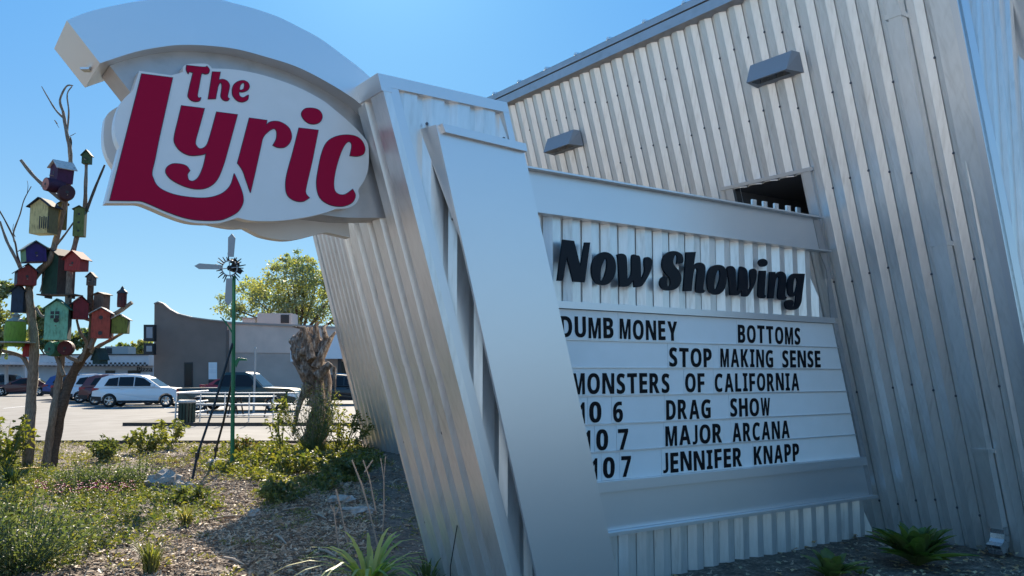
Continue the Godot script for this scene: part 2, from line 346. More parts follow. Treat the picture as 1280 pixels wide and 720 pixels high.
func make_materials() -> void:
	var fine := noise(3, 0.02, 5); var broad := noise(5, 0.006, 3); var cells := noise(8, 0.045, 2, FastNoiseLite.TYPE_CELLULAR)
	var speck := noise(11, 0.12, 3)
	var spangle := grain(512, [[noise(21, 0.03, 4), 0.6], [broad, 0.4]], [[0.15, lin(0.72, 0.71, 0.69)], [0.4, lin(0.90, 0.90, 0.89)], [0.8, lin(1, 1, 1)]])
	var gv := mat("galvanised", lin(0.86, 0.85, 0.83), 0.34, 0.68, spangle, 0.55, spangle, 0.12); gv.uv1_scale = Vector3(1.6, 0.22, 1.6)
	var calm := grain(512, [[broad, 1.0]], [[0.0, lin(0.955, 0.955, 0.955)], [1.0, lin(1, 1, 1)]])
	
	mat("trim", lin(0.74, 0.75, 0.76), 0.36, 0.8, calm, 0.3, calm, 0.5)
	mat("blade_skin", lin(0.76, 0.77, 0.78), 0.34, 0.85, calm, 0.25, calm, 0.9)
	mat("gutter", lin(0.50, 0.50, 0.51), 0.42, 0.6, spangle, 0.5)
	mat("lamp_grey", lin(0.30, 0.31, 0.33), 0.5, 0.1)
	mat("zinc", lin(0.75, 0.76, 0.78), 0.22, 0.85, spangle, 1.2)
	mat("screw", lin(0.12, 0.12, 0.13), 0.5, 0.5)
	mat("unlit_grey", lin(0.10, 0.10, 0.105), 0.9)  # dark grey puts the gloom of the unlit room behind the opening into the colour
	mat("white_face", lin(0.80, 0.81, 0.80), 0.35, 0.0, grain(512, [[fine, 0.5], [broad, 0.5]], [[0.0, lin(0.90, 0.90, 0.88)], [1.0, lin(1, 1, 1)]]), 0.7)
	mat("letter_plate", lin(0.84, 0.835, 0.80), 0.3)
	var cr := mat("crimson", lin(0.38, 0.006, 0.042), 0.35); cr.metallic_specular = 0.18
	mat("navy_line", lin(0.02, 0.015, 0.05), 0.35)
	var bg := mat("black_gloss", lin(0.006, 0.008, 0.014), 0.35); bg.metallic_specular = 0.3
	var bv := mat("black_vinyl", lin(0.006, 0.006, 0.008), 0.5); bv.metallic_specular = 0.25
	mat("row_face", lin(0.90, 0.90, 0.885), 0.25, 0.0, M.white_face.albedo_texture, 0.5)
	var mulch := grain(1024, [[cells, 0.42], [speck, 0.3], [noise(14, 0.008, 3), 0.28]], [[0.2, lin(0.035, 0.024, 0.017)], [0.42, lin(0.09, 0.064, 0.045)], [0.58, lin(0.18, 0.135, 0.098)], [0.8, lin(0.36, 0.285, 0.21)]])
	mat("mulch", Color.WHITE, 0.95, 0.0, mulch, 0.7, mulch, 1.6)
	var paving := grain(1024, [[speck, 0.35], [noise(17, 0.005, 5), 0.65]], [[0.2, lin(0.095, 0.085, 0.077)], [0.5, lin(0.128, 0.118, 0.108)], [0.8, lin(0.165, 0.152, 0.141)]])
	mat("paving", Color.WHITE, 0.9, 0.0, paving, 0.12)
	mat("kerb", lin(0.42, 0.40, 0.37), 0.9, 0.0, paving, 0.5)
	var bark := grain(512, [[noise(31, 0.02, 5), 0.6], [speck, 0.4]], [[0.2, lin(0.09, 0.065, 0.045)], [0.5, lin(0.22, 0.17, 0.125)], [0.8, lin(0.38, 0.31, 0.24)]])
	var b := mat("bark", Color.WHITE, 0.9, 0.0, bark, 1.0, bark, 1.2); b.uv1_scale = Vector3(5, 0.8, 5)
	mat("bark_dark", lin(0.40, 0.36, 0.34), 0.9, 0.0, bark, 2.0)
	var drift := grain(512, [[noise(33, 0.03, 5), 0.7], [speck, 0.3]], [[0.2, lin(0.035, 0.024, 0.018)], [0.42, lin(0.15, 0.10, 0.07)], [0.6, lin(0.31, 0.265, 0.225)], [0.8, lin(0.50, 0.465, 0.42)]])
	mat("driftwood", Color.WHITE, 0.9, 0.0, drift, 0.55, drift, 4.0); M.driftwood.uv1_scale = Vector3(0.9, 0.3, 0.9)
	mat("rock", lin(0.62, 0.56, 0.50), 0.9, 0.0, grain(512, [[fine, 0.6], [speck, 0.4]], [[0.2, lin(0.35, 0.33, 0.31)], [0.8, lin(0.85, 0.82, 0.78)]]), 1.5, mulch, 1.0)
	mat("stick", lin(0.34, 0.26, 0.19), 0.9)
	mat("stem_pale", lin(0.36, 0.28, 0.22), 0.9)
	mat("stem_green", lin(0.10, 0.14, 0.05), 0.8)
	painted("foliage", 0.55, Color(0.92, 0.95, 0.55)); painted("petals", 0.6, Color(0.3, 0.3, 0.3)); painted("chips", 0.95)
	# across the lot
	var stucco := grain(512, [[speck, 0.4], [broad, 0.6]], [[0.2, lin(0.82, 0.82, 0.82)], [0.8, lin(1, 1, 1)]])
	mat("grey_stucco", lin(0.25, 0.185, 0.15), 0.9, 0.0, stucco, 0.15)
	mat("pale_stucco", lin(0.80, 0.58, 0.47), 0.9, 0.0, stucco, 0.15)
	mat("lower_stucco", lin(0.56, 0.43, 0.36), 0.9, 0.0, stucco, 0.15)
	mat("coping", lin(0.36, 0.30, 0.26), 0.8)
	mat("white_wall", lin(0.62, 0.63, 0.64), 0.8, 0.0, stucco, 0.2)
	mat("white_paint", lin(0.78, 0.78, 0.78), 0.5)
	mat("black_paint", lin(0.02, 0.02, 0.022), 0.5)
	mat("unit_metal", lin(0.42, 0.40, 0.38), 0.6)
	var gl := mat("window_glass", lin(0.012, 0.014, 0.018), 0.08); gl.metallic_specular = 0.35
	M.timber = grain(256, [[noise(61, 0.03, 4), 0.7], [speck, 0.3]], [[0.2, lin(0.45, 0.43, 0.40)], [0.45, lin(0.85, 0.84, 0.82)], [0.8, lin(1, 1, 1)]])
	mat("tyre", lin(0.015, 0.015, 0.016), 0.85); mat("rim", lin(0.55, 0.56, 0.58), 0.3, 0.8)
	mat("tail_lamp", lin(0.30, 0.01, 0.015), 0.2); mat("head_lamp", lin(0.7, 0.72, 0.74), 0.15)
	mat("cladding", lin(0.02, 0.02, 0.022), 0.6)
	var paints := {"car_white": lin(0.74, 0.75, 0.76), "car_green": lin(0.008, 0.022, 0.018), "car_red": lin(0.28, 0.01, 0.015), "car_blue": lin(0.015, 0.05, 0.22), "car_black": lin(0.012, 0.012, 0.014), "car_silver": lin(0.36, 0.38, 0.40), "car_maroon": lin(0.10, 0.012, 0.016)}
	for p in paints:
		var c := mat(p, paints[p], 0.3); c.clearcoat_enabled = true; c.clearcoat = 0.6; c.clearcoat_roughness = 0.06
	mat("rail_white", lin(0.62, 0.62, 0.60), 0.5); mat("bin_green", lin(0.012, 0.03, 0.02), 0.6); mat("bench_grey", lin(0.35, 0.35, 0.34), 0.6)
	mat("pole_green", lin(0.012, 0.16, 0.065), 0.45); mat("rusty_black", lin(0.018, 0.016, 0.015), 0.7); mat("blade_grey", lin(0.34, 0.36, 0.37), 0.5, 0.2)

# ================================================================ ground
func make_ground() -> void:
	var g := MB.new()
	g.quad(Vector3(-900, LOT - 0.03, 60), Vector3(900, LOT - 0.03, 60), Vector3(900, LOT - 0.03, -1500), Vector3(-900, LOT - 0.03, -1500), Vector3.UP)
	structure("ground", g, mat("far_ground", lin(0.20, 0.17, 0.12), 0.95, 0.0, M.paving.albedo_texture, 0.05))
	var lot := MB.new()
	lot.quad(Vector3(-60, LOT, -15), Vector3(60, LOT, -15), Vector3(60, LOT, -98), Vector3(-90, LOT, -98), Vector3.UP)
	structure("parking_lot", lot, M.paving)
	var st := MB.new(); st.quad(Vector3(-120, LOT - 0.01, 3.0), Vector3(120, LOT - 0.01, 3.0), Vector3(120, LOT - 0.01, 59), Vector3(-120, LOT - 0.01, 59), Vector3.UP)  # unseen pale paving behind the camera, added to bounce sunlight onto the shaded fronts
	structure("bounce_street", st, mat("bounce_concrete", lin(0.50, 0.48, 0.45), 0.9, 0.0, M.paving.albedo_texture, 0.12)); M.bounce_concrete.albedo_texture = grain(256, [[noise(51, 0.02, 4), 1.0]], [[0.2, lin(0.85, 0.85, 0.85)], [0.8, lin(1, 1, 1)]])
	var lane := MB.new()   # faint painted bay lines near the parked cars
	for i in 6:
		var x := -26.0 + i * 2.75
		lane.quad(Vector3(x, LOT + 0.004, -44.0), Vector3(x + 0.1, LOT + 0.004, -44.0), Vector3(x - 0.9, LOT + 0.004, -49.0), Vector3(x - 1.0, LOT + 0.004, -49.0), Vector3.UP)
	structure("bay_lines", lane, M.white_paint)
	# the planting bed: one uneven sheet that drops to the lot at its far edge
	var bed := MB.new(); var n1 := noise(41, 0.35, 4); var n2 := noise(42, 2.2, 3)
	var nx := 190; var nz := 150
	var pts := []
	for j in nz + 1:
		var row := []
		for i in nx + 1:
			var x := -17.0 + 30.0 * i / nx; var z := 3.0 - 24.2 * j / nz
			row.append(Vector3(x, bed_height(x, z, n1, n2), z))
		pts.append(row)
	for j in nz:
		for i in nx:
			var p: Vector3 = pts[j][i]; var q: Vector3 = pts[j][i + 1]; var r: Vector3 = pts[j + 1][i + 1]; var s: Vector3 = pts[j + 1][i]
			bed.tri(p, q, r, Vector3.UP); bed.tri(p, r, s, Vector3.UP)
	structure("planting_bed", bed, M.mulch)
	var kerb := MB.new(); kerb.box(Vector3(-6, LOT + 0.06, -21.35), Vector3(22, 0.13, 0.16))
	structure("bed_kerb", kerb, M.kerb)
	var patio := MB.new()
	patio.box(Vector3(-8.0, LOT + 0.05, -31.5), Vector3(10.4, 0.12, 4.4))
	structure("patio_kerb", patio, M.kerb)
func bed_height(x: float, z: float, n1: FastNoiseLite, n2: FastNoiseLite) -> float:
	var y := n1.get_noise_2d(x, z) * 0.035 + n2.get_noise_2d(x, z) * 0.012 - 0.012
	var e := smoothstep(-20.0, -21.2, z)
	return lerpf(y, LOT + 0.02, e)
func bed_y(x: float, z: float) -> float:
	return bed_height(x, z, noise(41, 0.35, 4), noise(42, 2.2, 3))

# ================================================================ the theatre
func wall_to(u: float, v: float, w: float) -> Vector3: return L(WALL_A - LEAN * v - w, u, v)
func make_theatre() -> void:
	var t := thing("theatre_building", "leaning theatre building clad in ribbed galvanised metal", "building", L(4, 5, 0))
	var prof := [Vector2(0, 0.042), Vector2(0.068, 0.042), Vector2(0.074, 0.036), Vector2(0.130, 0.0), Vector2(0.131, -0.022), Vector2(0.139, -0.022), Vector2(0.140, 0.0), Vector2(0.194, 0.036), Vector2(0.2, 0.042)]
	var b0 := -1.66; var b1 := 12.2; var top := 5.36
	var hole := PackedVector2Array([Vector2(0.12, 3.0), Vector2(1.02, 3.0), Vector2(1.02, 3.59), Vector2(0.12, 3.59)])
	var u := b0 + 0.16
	while u < b1 - 0.14:
		var e := minf(u + 0.8, b1 - 0.14)
		var mb := MB.new()
		var shape := PackedVector2Array([Vector2(u, -0.25), Vector2(e, -0.25), Vector2(e, top), Vector2(u, top)])
		ribbed(mb, shape, u, e, 0.2, prof, wall_to, -m, hole if e > hole[0].x and u < hole[1].x else PackedVector2Array())
		# the lap where the next sheet starts
		mb.quad(wall_to(u, -0.25, 0.036), wall_to(u, top, 0.036), wall_to(u, top, 0.045), wall_to(u, -0.25, 0.045), -h)
		put("wall_panel", mb, M.galvanised, t)
		u += 0.8
	# screws in rows
	var sc := MB.new()
	for row in [0.35, 1.45, 2.55, 3.45, 4.25, 4.98]:
		var q := b0 + 0.16
		while q < b1:
			var uu: float = q + 0.135; var vv: float = row + 0.05 * sin(q * 7.0)
			if not (uu > 0.05 and uu < 1.1 and vv > 2.5 and vv < 3.65) and rng.randf() < 0.8:
				sc.lathe(wall_to(uu, vv, 0.0), -m, [Vector2(0.012, 0), Vector2(0.012, 0.006), Vector2(0, 0.009)], 6)
			q += 0.2
	stuff(put("screws", sc, M.screw, t))
	# what the sheets hang on
	var core := MB.new()
	var face := PackedVector2Array([Vector2(b0 + 0.05, -0.3), Vector2(b1 - 0.05, -0.3), Vector2(b1 - 0.05, 5.3), Vector2(b0 + 0.05, 5.3)])
	for piece in Geometry2D.clip_polygons(PackedVector2Array([face[0], Vector2(0.5, -0.3), Vector2(0.5, 5.3), face[3]]), hole): core.prism(piece, func(p, w): return wall_to(p.x, p.y, w), -0.16, -0.03)
	for piece in Geometry2D.clip_polygons(PackedVector2Array([Vector2(0.5, -0.3), face[1], face[2], Vector2(0.5, 5.3)]), hole): core.prism(piece, func(p, w): return wall_to(p.x, p.y, w), -0.16, -0.03)
	put("wall_core", core, M.unlit_grey, t)
	# corner flashings
	var tr := MB.new()
	tr.prism(PackedVector2Array([Vector2(b0, -0.25), Vector2(b0 + 0.17, -0.25), Vector2(b0 + 0.17, top), Vector2(b0, top)]), func(p, w): return wall_to(p.x, p.y, w), -0.01, 0.045)
	put("corner_trim", tr, M.galvanised, t)
	var lip := MB.new()   # the flashing's folded edge stands away from the sheet lower down
	var n := 10
	for i in n:
		var y0 := 0.0 + 3.4 * i / n; var y1 := 0.0 + 3.4 * (i + 1) / n
		var g0 := 0.05 * pow(1.0 - float(i) / n, 0.7); var g1 := 0.05 * pow(1.0 - float(i + 1) / n, 0.7)
		lip.quad(wall_to(b0 + 0.172, y0, 0.047), wall_to(b0 + 0.172, y1, 0.047), wall_to(b0 + 0.185 + g1 * 0.4, y1, 0.047 + g1), wall_to(b0 + 0.185 + g0 * 0.4, y0, 0.047 + g0), h)
		lip.quad(wall_to(b0 + 0.185 + g0 * 0.4, y0, 0.047 + g0), wall_to(b0 + 0.185 + g1 * 0.4, y1, 0.047 + g1), wall_to(b0 + 0.21, y1, 0.036), wall_to(b0 + 0.21, y0, 0.036), h)
	put("flashing_fold", lip, M.galvanised, t)
	var tf := MB.new()
	tf.prism(PackedVector2Array([Vector2(b1 - 0.15, -0.25), Vector2(b1, -0.25), Vector2(b1, top), Vector2(b1 - 0.15, top)]), func(p, w): return wall_to(p.x, p.y, w), -0.01, 0.045)
	put("corner_trim", tf, M.galvanised, t)
	# opening above the marquee: lining, head flashing, stubs of ribs inside
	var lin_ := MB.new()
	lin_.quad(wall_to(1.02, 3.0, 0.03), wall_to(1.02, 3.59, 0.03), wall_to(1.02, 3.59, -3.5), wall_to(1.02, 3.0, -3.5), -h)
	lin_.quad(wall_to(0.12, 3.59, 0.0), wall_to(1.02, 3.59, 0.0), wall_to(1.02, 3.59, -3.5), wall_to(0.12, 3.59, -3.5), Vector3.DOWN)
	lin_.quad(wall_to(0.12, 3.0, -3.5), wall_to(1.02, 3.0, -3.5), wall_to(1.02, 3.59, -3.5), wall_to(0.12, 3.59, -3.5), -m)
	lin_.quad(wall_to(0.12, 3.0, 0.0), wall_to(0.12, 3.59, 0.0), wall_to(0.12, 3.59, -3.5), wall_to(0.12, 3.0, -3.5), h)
	put("opening_lining", lin_, M.unlit_grey, t)
	var jl := MB.new()
	jl.prism(PackedVector2Array([Vector2(1.0, 2.55), Vector2(1.12, 2.55), Vector2(1.12, 3.6), Vector2(1.0, 3.6)]), func(p, w): return wall_to(p.x, p.y, w), 0.0, 0.042)
	put("jamb_trim", jl, M.trim, t)
	var jr := MB.new()
	jr.prism(PackedVector2Array([Vector2(0.02, 2.55), Vector2(0.13, 2.55), Vector2(0.13, 3.6), Vector2(0.02, 3.6)]), func(p, w): return wall_to(p.x, p.y, w), -0.12, 0.042)
	put("jamb_trim", jr, M.trim, t)
	var hd := MB.new()
	hd.prism(PackedVector2Array([Vector2(-0.02, 3.6), Vector2(1.16, 3.6), Vector2(1.16, 3.635), Vector2(-0.02, 3.635)]), func(p, w): return wall_to(p.x, p.y, w), 0.0, 0.055)
	put("head_flashing", hd, M.trim, t)
	# gutter, fascia, soffit and the ribs of the roof sheets at the eave
	var ov := 0.15
	var fa := MB.new()
	var sect := PackedVector2Array([Vector2(-ov, 5.35), Vector2(-ov, 5.462), Vector2(-ov + 0.03, 5.462), Vector2(-ov + 0.03, 5.36), Vector2(0.05, 5.36), Vector2(0.05, 5.35)])
	var at_eave := func(p, w): return L(WALL_A - LEAN * 5.35 + p.x, w, p.y)
	fa.prism(sect, at_eave, b0 - 0.1, b1 + 0.12); put("fascia", fa, M.gutter, t)
	var gu := MB.new()
	gu.prism(PackedVector2Array([Vector2(-ov - 0.012, 5.475), Vector2(-ov - 0.012, 5.55), Vector2(-ov + 0.06, 5.55), Vector2(-ov + 0.06, 5.475)]), at_eave, b0 - 0.1, b1 + 0.12); put("roof_edge", gu, M.gutter, t)
	var rf := MB.new()
	rf.quad(L(-1.38, b0 - 0.1, 5.556), L(-1.38, b1 + 0.12, 5.556), L(10, b1 + 0.12, 6.9), L(10, b0 - 0.1, 6.9), Vector3.UP)
	rf.quad(L(-1.2, b0 - 0.05, 5.35), L(-1.2, b1, 5.35), L(10, b1, 6.7), L(10, b0 - 0.05, 6.7), Vector3.DOWN)
	var roof := put("roof", rf, M.galvanised, t)
	var bb := b0 + 0.3
	while bb < b1:
		var rb := MB.new()
		for piece in [[0.0, 0.02]]:
			rb.prism(PackedVector2Array([Vector2(-0.03, 0), Vector2(0.03, 0), Vector2(0.014, 0.032), Vector2(-0.014, 0.032)]), func(p, w): return L(-1.385 + w, bb + p.x, 5.557 + p.y + w * 0.118), 0.0, 2.0)
		put("roof_rib", rb, M.galvanised, roof)
		bb += 0.61
	# downspout with straps and an outlet
	var ds := MB.new(); var dw := 0.115
	var d0 := -1.225; var d1 := d0 + dw
	ds.prism(PackedVector2Array([Vector2(d0, 0.22), Vector2(d1, 0.22), Vector2(d1, 5.34), Vector2(d0, 5.34)]), func(p, w): return wall_to(p.x, p.y, w), 0.055, 0.15)
	var dsn := put("downspout", ds, M.galvanised, t)
	for y in [0.9, 2.72, 4.66]:
		var st := MB.new(); st.prism(PackedVector2Array([Vector2(d0 - 0.008, y), Vector2(d1 + 0.03, y), Vector2(d1 + 0.03, y + 0.04), Vector2(d0 - 0.008, y + 0.04)]), func(p, w): return wall_to(p.x, p.y, w), 0.035, 0.156)
		put("strap", st, M.galvanised, dsn)
	var ou := MB.new(); var path := [[0.24, 0.103], [0.17, 0.106], [0.11, 0.13], [0.07, 0.18], [0.045, 0.25]]
	for i in path.size() - 1:
		var y0: float = path[i][0]; var w0: float = path[i][1]; var y1: float = path[i + 1][0]; var w1: float = path[i + 1][1]
		var tg := Vector2(y1 - y0, w1 - w0).normalized(); var nn := Vector2(-tg.y, tg.x) * 0.044
		var q := func(s, k, b): return wall_to(b, (y0 if k == 0 else y1) + nn.x * s, (w0 if k == 0 else w1) + nn.y * s)
		for s in [-1.0, 1.0]: ou.quad(q.call(s, 0, d0 - 0.004), q.call(s, 0, d1 + 0.004), q.call(s, 1, d1 + 0.004), q.call(s, 1, d0 - 0.004), -m * -s)
		for b in [d0 - 0.004, d1 + 0.004]: ou.quad(q.call(-1.0, 0, b), q.call(1.0, 0, b), q.call(1.0, 1, b), q.call(-1.0, 1, b), h * (b - d0 - 0.05))
	put("outlet_elbow", ou, M.zinc, dsn)
	# street front at the corner, with a leaning frame round a recess
	var fr := MB.new()
	var fshape := PackedVector2Array([Vector2(WALL_A + 0.2, -0.25), Vector2(1.42, -0.25), Vector2(-0.05, 5.3), Vector2(WALL_A + 0.2 - LEAN * 5.55, 5.3)])
	ribbed(fr, fshape, -3.0, 9.0, 0.2, [Vector2(0, 0), Vector2(0.07, 0), Vector2(0.085, 0.035), Vector2(0.15, 0.035), Vector2(0.165, 0), Vector2(0.2, 0)], func(u_, v_, w_): return L(u_, b0 + 0.06 - w_, v_), -h)
	put("front_panel", fr, M.galvanised, t)
	var ft := MB.new()
	ft.prism(PackedVector2Array([Vector2(WALL_A + 0.01, -0.25), Vector2(WALL_A + 0.21, -0.25), Vector2(WALL_A + 0.21 - LEAN * 5.55, 5.3), Vector2(WALL_A + 0.01 - LEAN * 5.55, 5.3)]), func(p, w): return L(p.x, b0 - w, p.y), -0.06, 0.0)
	put("corner_trim", ft, M.trim, t)
	var fl := MB.new()
	fl.prism(PackedVector2Array([Vector2(1.36, -0.25), Vector2(1.52, -0.25), Vector2(0.0, 5.3), Vector2(-0.16, 5.3)]), func(p, w): return L(p.x, b0 - w, p.y), -0.3, 0.12)
	put("leaning_frame", fl, M.trim, t)
	var rc := MB.new()
	rc.prism(PackedVector2Array([Vector2(1.45, -0.25), Vector2(9.5, -0.25), Vector2(9.5, 6.5), Vector2(-0.05, 5.3)]), func(p, w): return L(p.x, b0 - w, p.y), -0.9, -0.75)
	put("recess_wall", rc, M.gutter, t)
	var rest := MB.new()   # far and hidden sides
	rest.quad(L(WALL_A, b1 - 0.02, -0.25), L(10, b1 - 0.02, -0.25), L(10, b1 - 0.02, 6.6), L(WALL_A - LEAN * 5.35, b1 - 0.02, 5.35), h)
	rest.quad(L(10, b0, -0.25), L(10, b1, -0.25), L(10, b1, 6.8), L(10, b0, 6.8), m)
	put("rear_wall", rest, M.galvanised, t)

# ================================================================ the leaning pylon
const PYLON_A := -4.579
const PYLON_LEAN := 0.307
const PYLON_TOP := 3.45
func pylon_left(u: float, v: float, w: float) -> Vector3: return L(PYLON_A - PYLON_LEAN * v - w, u, v)
func make_pylon() -> void:
	var t := thing("leaning_pylon", "leaning metal pylon with ribbed sides and a smooth blade panel", "pylon", L(-4.4, 0.1, 0))
	var pf := -0.40; var pr := 0.70; var wd := 1.0
	var left := func(y): return PYLON_A - PYLON_LEAN * y
	var right := func(y): return PYLON_A + wd + 0.0 - (PYLON_LEAN - 0.022) * y - 0.15
	# left face, ribs up the slope
	var mb := MB.new()
	var prof := [Vector2(0, 0.034), Vector2(0.11, 0.034), Vector2(0.128, -0.02), Vector2(0.182, -0.02), Vector2(0.2, 0.034)]
	ribbed(mb, PackedVector2Array([Vector2(pf + 0.068, -0.2), Vector2(pr, -0.2), Vector2(pr, 1.69), Vector2(pf + 0.068, 1.69)]), pf + 0.07, pr + 0.0, 0.2, prof, pylon_left, -m)
	ribbed(mb, PackedVector2Array([Vector2(pf + 0.0, -0.2), Vector2(pf + 0.11, -0.2), Vector2(pf + 0.11, PYLON_TOP), Vector2(pf, PYLON_TOP)]), pf, pf + 0.11, 1.0, [Vector2(0, 0.0), Vector2(1.0, 0.0)], pylon_left, -m)
	put("side_panel", mb, M.galvanised, t)
	var mb2 := MB.new()
	ribbed(mb2, PackedVector2Array([Vector2(pf + 0.068, 1.66), Vector2(pr, 1.66), Vector2(pr, PYLON_TOP - 0.02), Vector2(pf + 0.068, PYLON_TOP - 0.02)]), pf + 0.07, pr + 0.0, 0.2, prof, func(u, v, w): return pylon_left(u, v, w + 0.004), -m)
	put("side_panel", mb2, M.galvanised, t)
	var sc := MB.new()
	for q in [[0.63, 2.35], [0.63, 1.75], [0.63, 1.1], [0.63, 0.5], [0.03, 1.2]]:
		sc.lathe(pylon_left(q[0], q[1], 0.0), -m, [Vector2(0.012, 0), Vector2(0.012, 0.006), Vector2(0, 0.009)], 6)
	stuff(put("screws", sc, M.screw, t))
	var eg := MB.new()   # angle trim up the front left corner, on the side
	eg.prism(PackedVector2Array([Vector2(pf - 0.002, -0.2), Vector2(pf + 0.07, -0.2), Vector2(pf + 0.07, PYLON_TOP), Vector2(pf - 0.002, PYLON_TOP)]), func(p, w): return pylon_left(p.x, p.y, w), -0.01, 0.040)
	put("corner_trim", eg, M.galvanised, t)
	var cap := MB.new()
	cap.prism(PackedVector2Array([Vector2(pf - 0.004, PYLON_TOP - 0.1), Vector2(pr + 0.02, PYLON_TOP - 0.1), Vector2(pr + 0.02, PYLON_TOP + 0.005), Vector2(pf - 0.004, PYLON_TOP + 0.005)]), func(p, w): return pylon_left(p.x, p.y, w), -0.02, 0.05)
	put("side_cap", cap, M.trim, t)
	# front: frame of flat trims round a recessed ribbed sheet
	var front := func(p, w): return L(p.x, pf - w, p.y)
	var quad_of := func(y0, y1, o0, o1, side): # a strip along one leaning edge
		var f: Callable = left if side == 0 else right
		return PackedVector2Array([Vector2(f.call(y0) + o0, y0), Vector2(f.call(y0) + o1, y0), Vector2(f.call(y1) + o1, y1), Vector2(f.call(y1) + o0, y1)])
	var f1 := MB.new(); f1.prism(quad_of.call(-0.2, PYLON_TOP - 0.07, 0.0, 0.075, 0), front, -0.09, 0.0); put("front_trim", f1, M.trim, t)
	var f2 := MB.new(); f2.prism(quad_of.call(-0.2, PYLON_TOP - 0.07, -0.05, 0.0, 1), front, -0.09, 0.0); put("front_trim", f2, M.trim, t)
	var f3 := MB.new(); f3.prism(PackedVector2Array([Vector2(left.call(PYLON_TOP - 0.07), PYLON_TOP - 0.07), Vector2(right.call(PYLON_TOP - 0.07), PYLON_TOP - 0.07), Vector2(right.call(PYLON_TOP), PYLON_TOP), Vector2(left.call(PYLON_TOP) + 0.03, PYLON_TOP + 0.006), Vector2(left.call(PYLON_TOP), PYLON_TOP)]), front, -0.09, 0.002); put("front_trim", f3, M.trim, t)
	var fp := MB.new()
	ribbed(fp, PackedVector2Array([Vector2(left.call(-0.2) + 0.03, -0.2), Vector2(right.call(-0.2) - 0.02, -0.2), Vector2(right.call(PYLON_TOP) - 0.02, PYLON_TOP - 0.03), Vector2(left.call(PYLON_TOP) + 0.03, PYLON_TOP - 0.03)]), -6.985, -3.0, 0.2, [Vector2(0, 0.0), Vector2(0.045, 0.0), Vector2(0.095, 0.03), Vector2(0.19, 0.03), Vector2(0.2, 0.0)], func(u, v, w): return L(u, pf + 0.05 - w, v), -h)
	put("front_panel", fp, M.galvanised, t)
	var fs := MB.new()
	for k in 16:
		var a := -6.985 + 0.2 * k + 0.04
		for y in [3.2, 2.6, 2.0, 1.4, 0.8]:
			if a > left.call(y) + 0.1 and a < right.call(y) - 0.1: fs.lathe(L(a + 0.02, pf + 0.02, y), -h, [Vector2(0.011, 0), Vector2(0.011, 0.006), Vector2(0, 0.009)], 6)
	stuff(put("screws", fs, M.screw, t))
	# back, right side, top
	var bk := MB.new()
	bk.prism(PackedVector2Array([Vector2(left.call(-0.2) + 0.01, -0.2), Vector2(right.call(-0.2) - 0.01, -0.2), Vector2(right.call(PYLON_TOP) - 0.01, PYLON_TOP - 0.012), Vector2(left.call(PYLON_TOP) + 0.01, PYLON_TOP - 0.012)]), func(p, w): return L(p.x, w, p.y), pf + 0.08, pr)
	put("core", bk, M.trim, t)
	# the blade: a smooth folded panel standing off the front
	var bf := -0.5
	var bl := MB.new()
	var bpoly := PackedVector2Array([Vector2(-4.549 + 0.285 * 0.495, -0.2), Vector2(-3.842 + 0.285 * 0.4, -0.2), Vector2(-4.650, 3.137), Vector2(-5.325, 3.165)])
	bl.prism(bpoly, func(p, w): return L(p.x, w, p.y), bf, bf + 0.02)
	var blade := put("blade_panel", bl, M.blade_skin, t)
	var tip := MB.new()   # the tapering return at its left edge, wide at the top
	tip.tri(L(-5.325, bf, 3.165), L(-5.325, bf + 0.16, 3.165), L(-5.325 + 0.285 * 0.75, bf + 0.02, 3.165 - 0.75), -m)
	tip.tri(L(-5.355, bf + 0.16, 3.17), L(-5.325, bf, 3.165), L(-5.325, bf + 0.16, 3.165), Vector3.UP)
	tip.tri(L(-5.355, bf + 0.16, 3.17), L(-5.325, bf, 3.165), L(-5.325 + 0.285 * 0.75, bf + 0.02, 3.165 - 0.75), -m)
	put("edge_return", tip, M.trim, blade)
	var cp := MB.new()
	cp.prism(PackedVector2Array([Vector2(-5.275, 3.118), Vector2(-4.636, 3.09), Vector2(-4.650, 3.142), Vector2(-5.30, 3.17)]), func(p, w): return L(p.x, w, p.y), bf - 0.035, bf + 0.12)
	put("top_lip", cp, M.trim, blade)
	var bs := MB.new()   # stand-off rails behind the blade
	for o in [0.3, 0.52]:
		bs.prism(PackedVector2Array([Vector2(-4.408 + o, -0.2), Vector2(-4.36 + o, -0.2), Vector2(-5.24 + o, 3.05), Vector2(-5.288 + o, 3.05)]), func(p, w): return L(p.x, w, p.y), bf + 0.021, pf + 0.07)
	put("standoff_rails", bs, M.trim, blade)

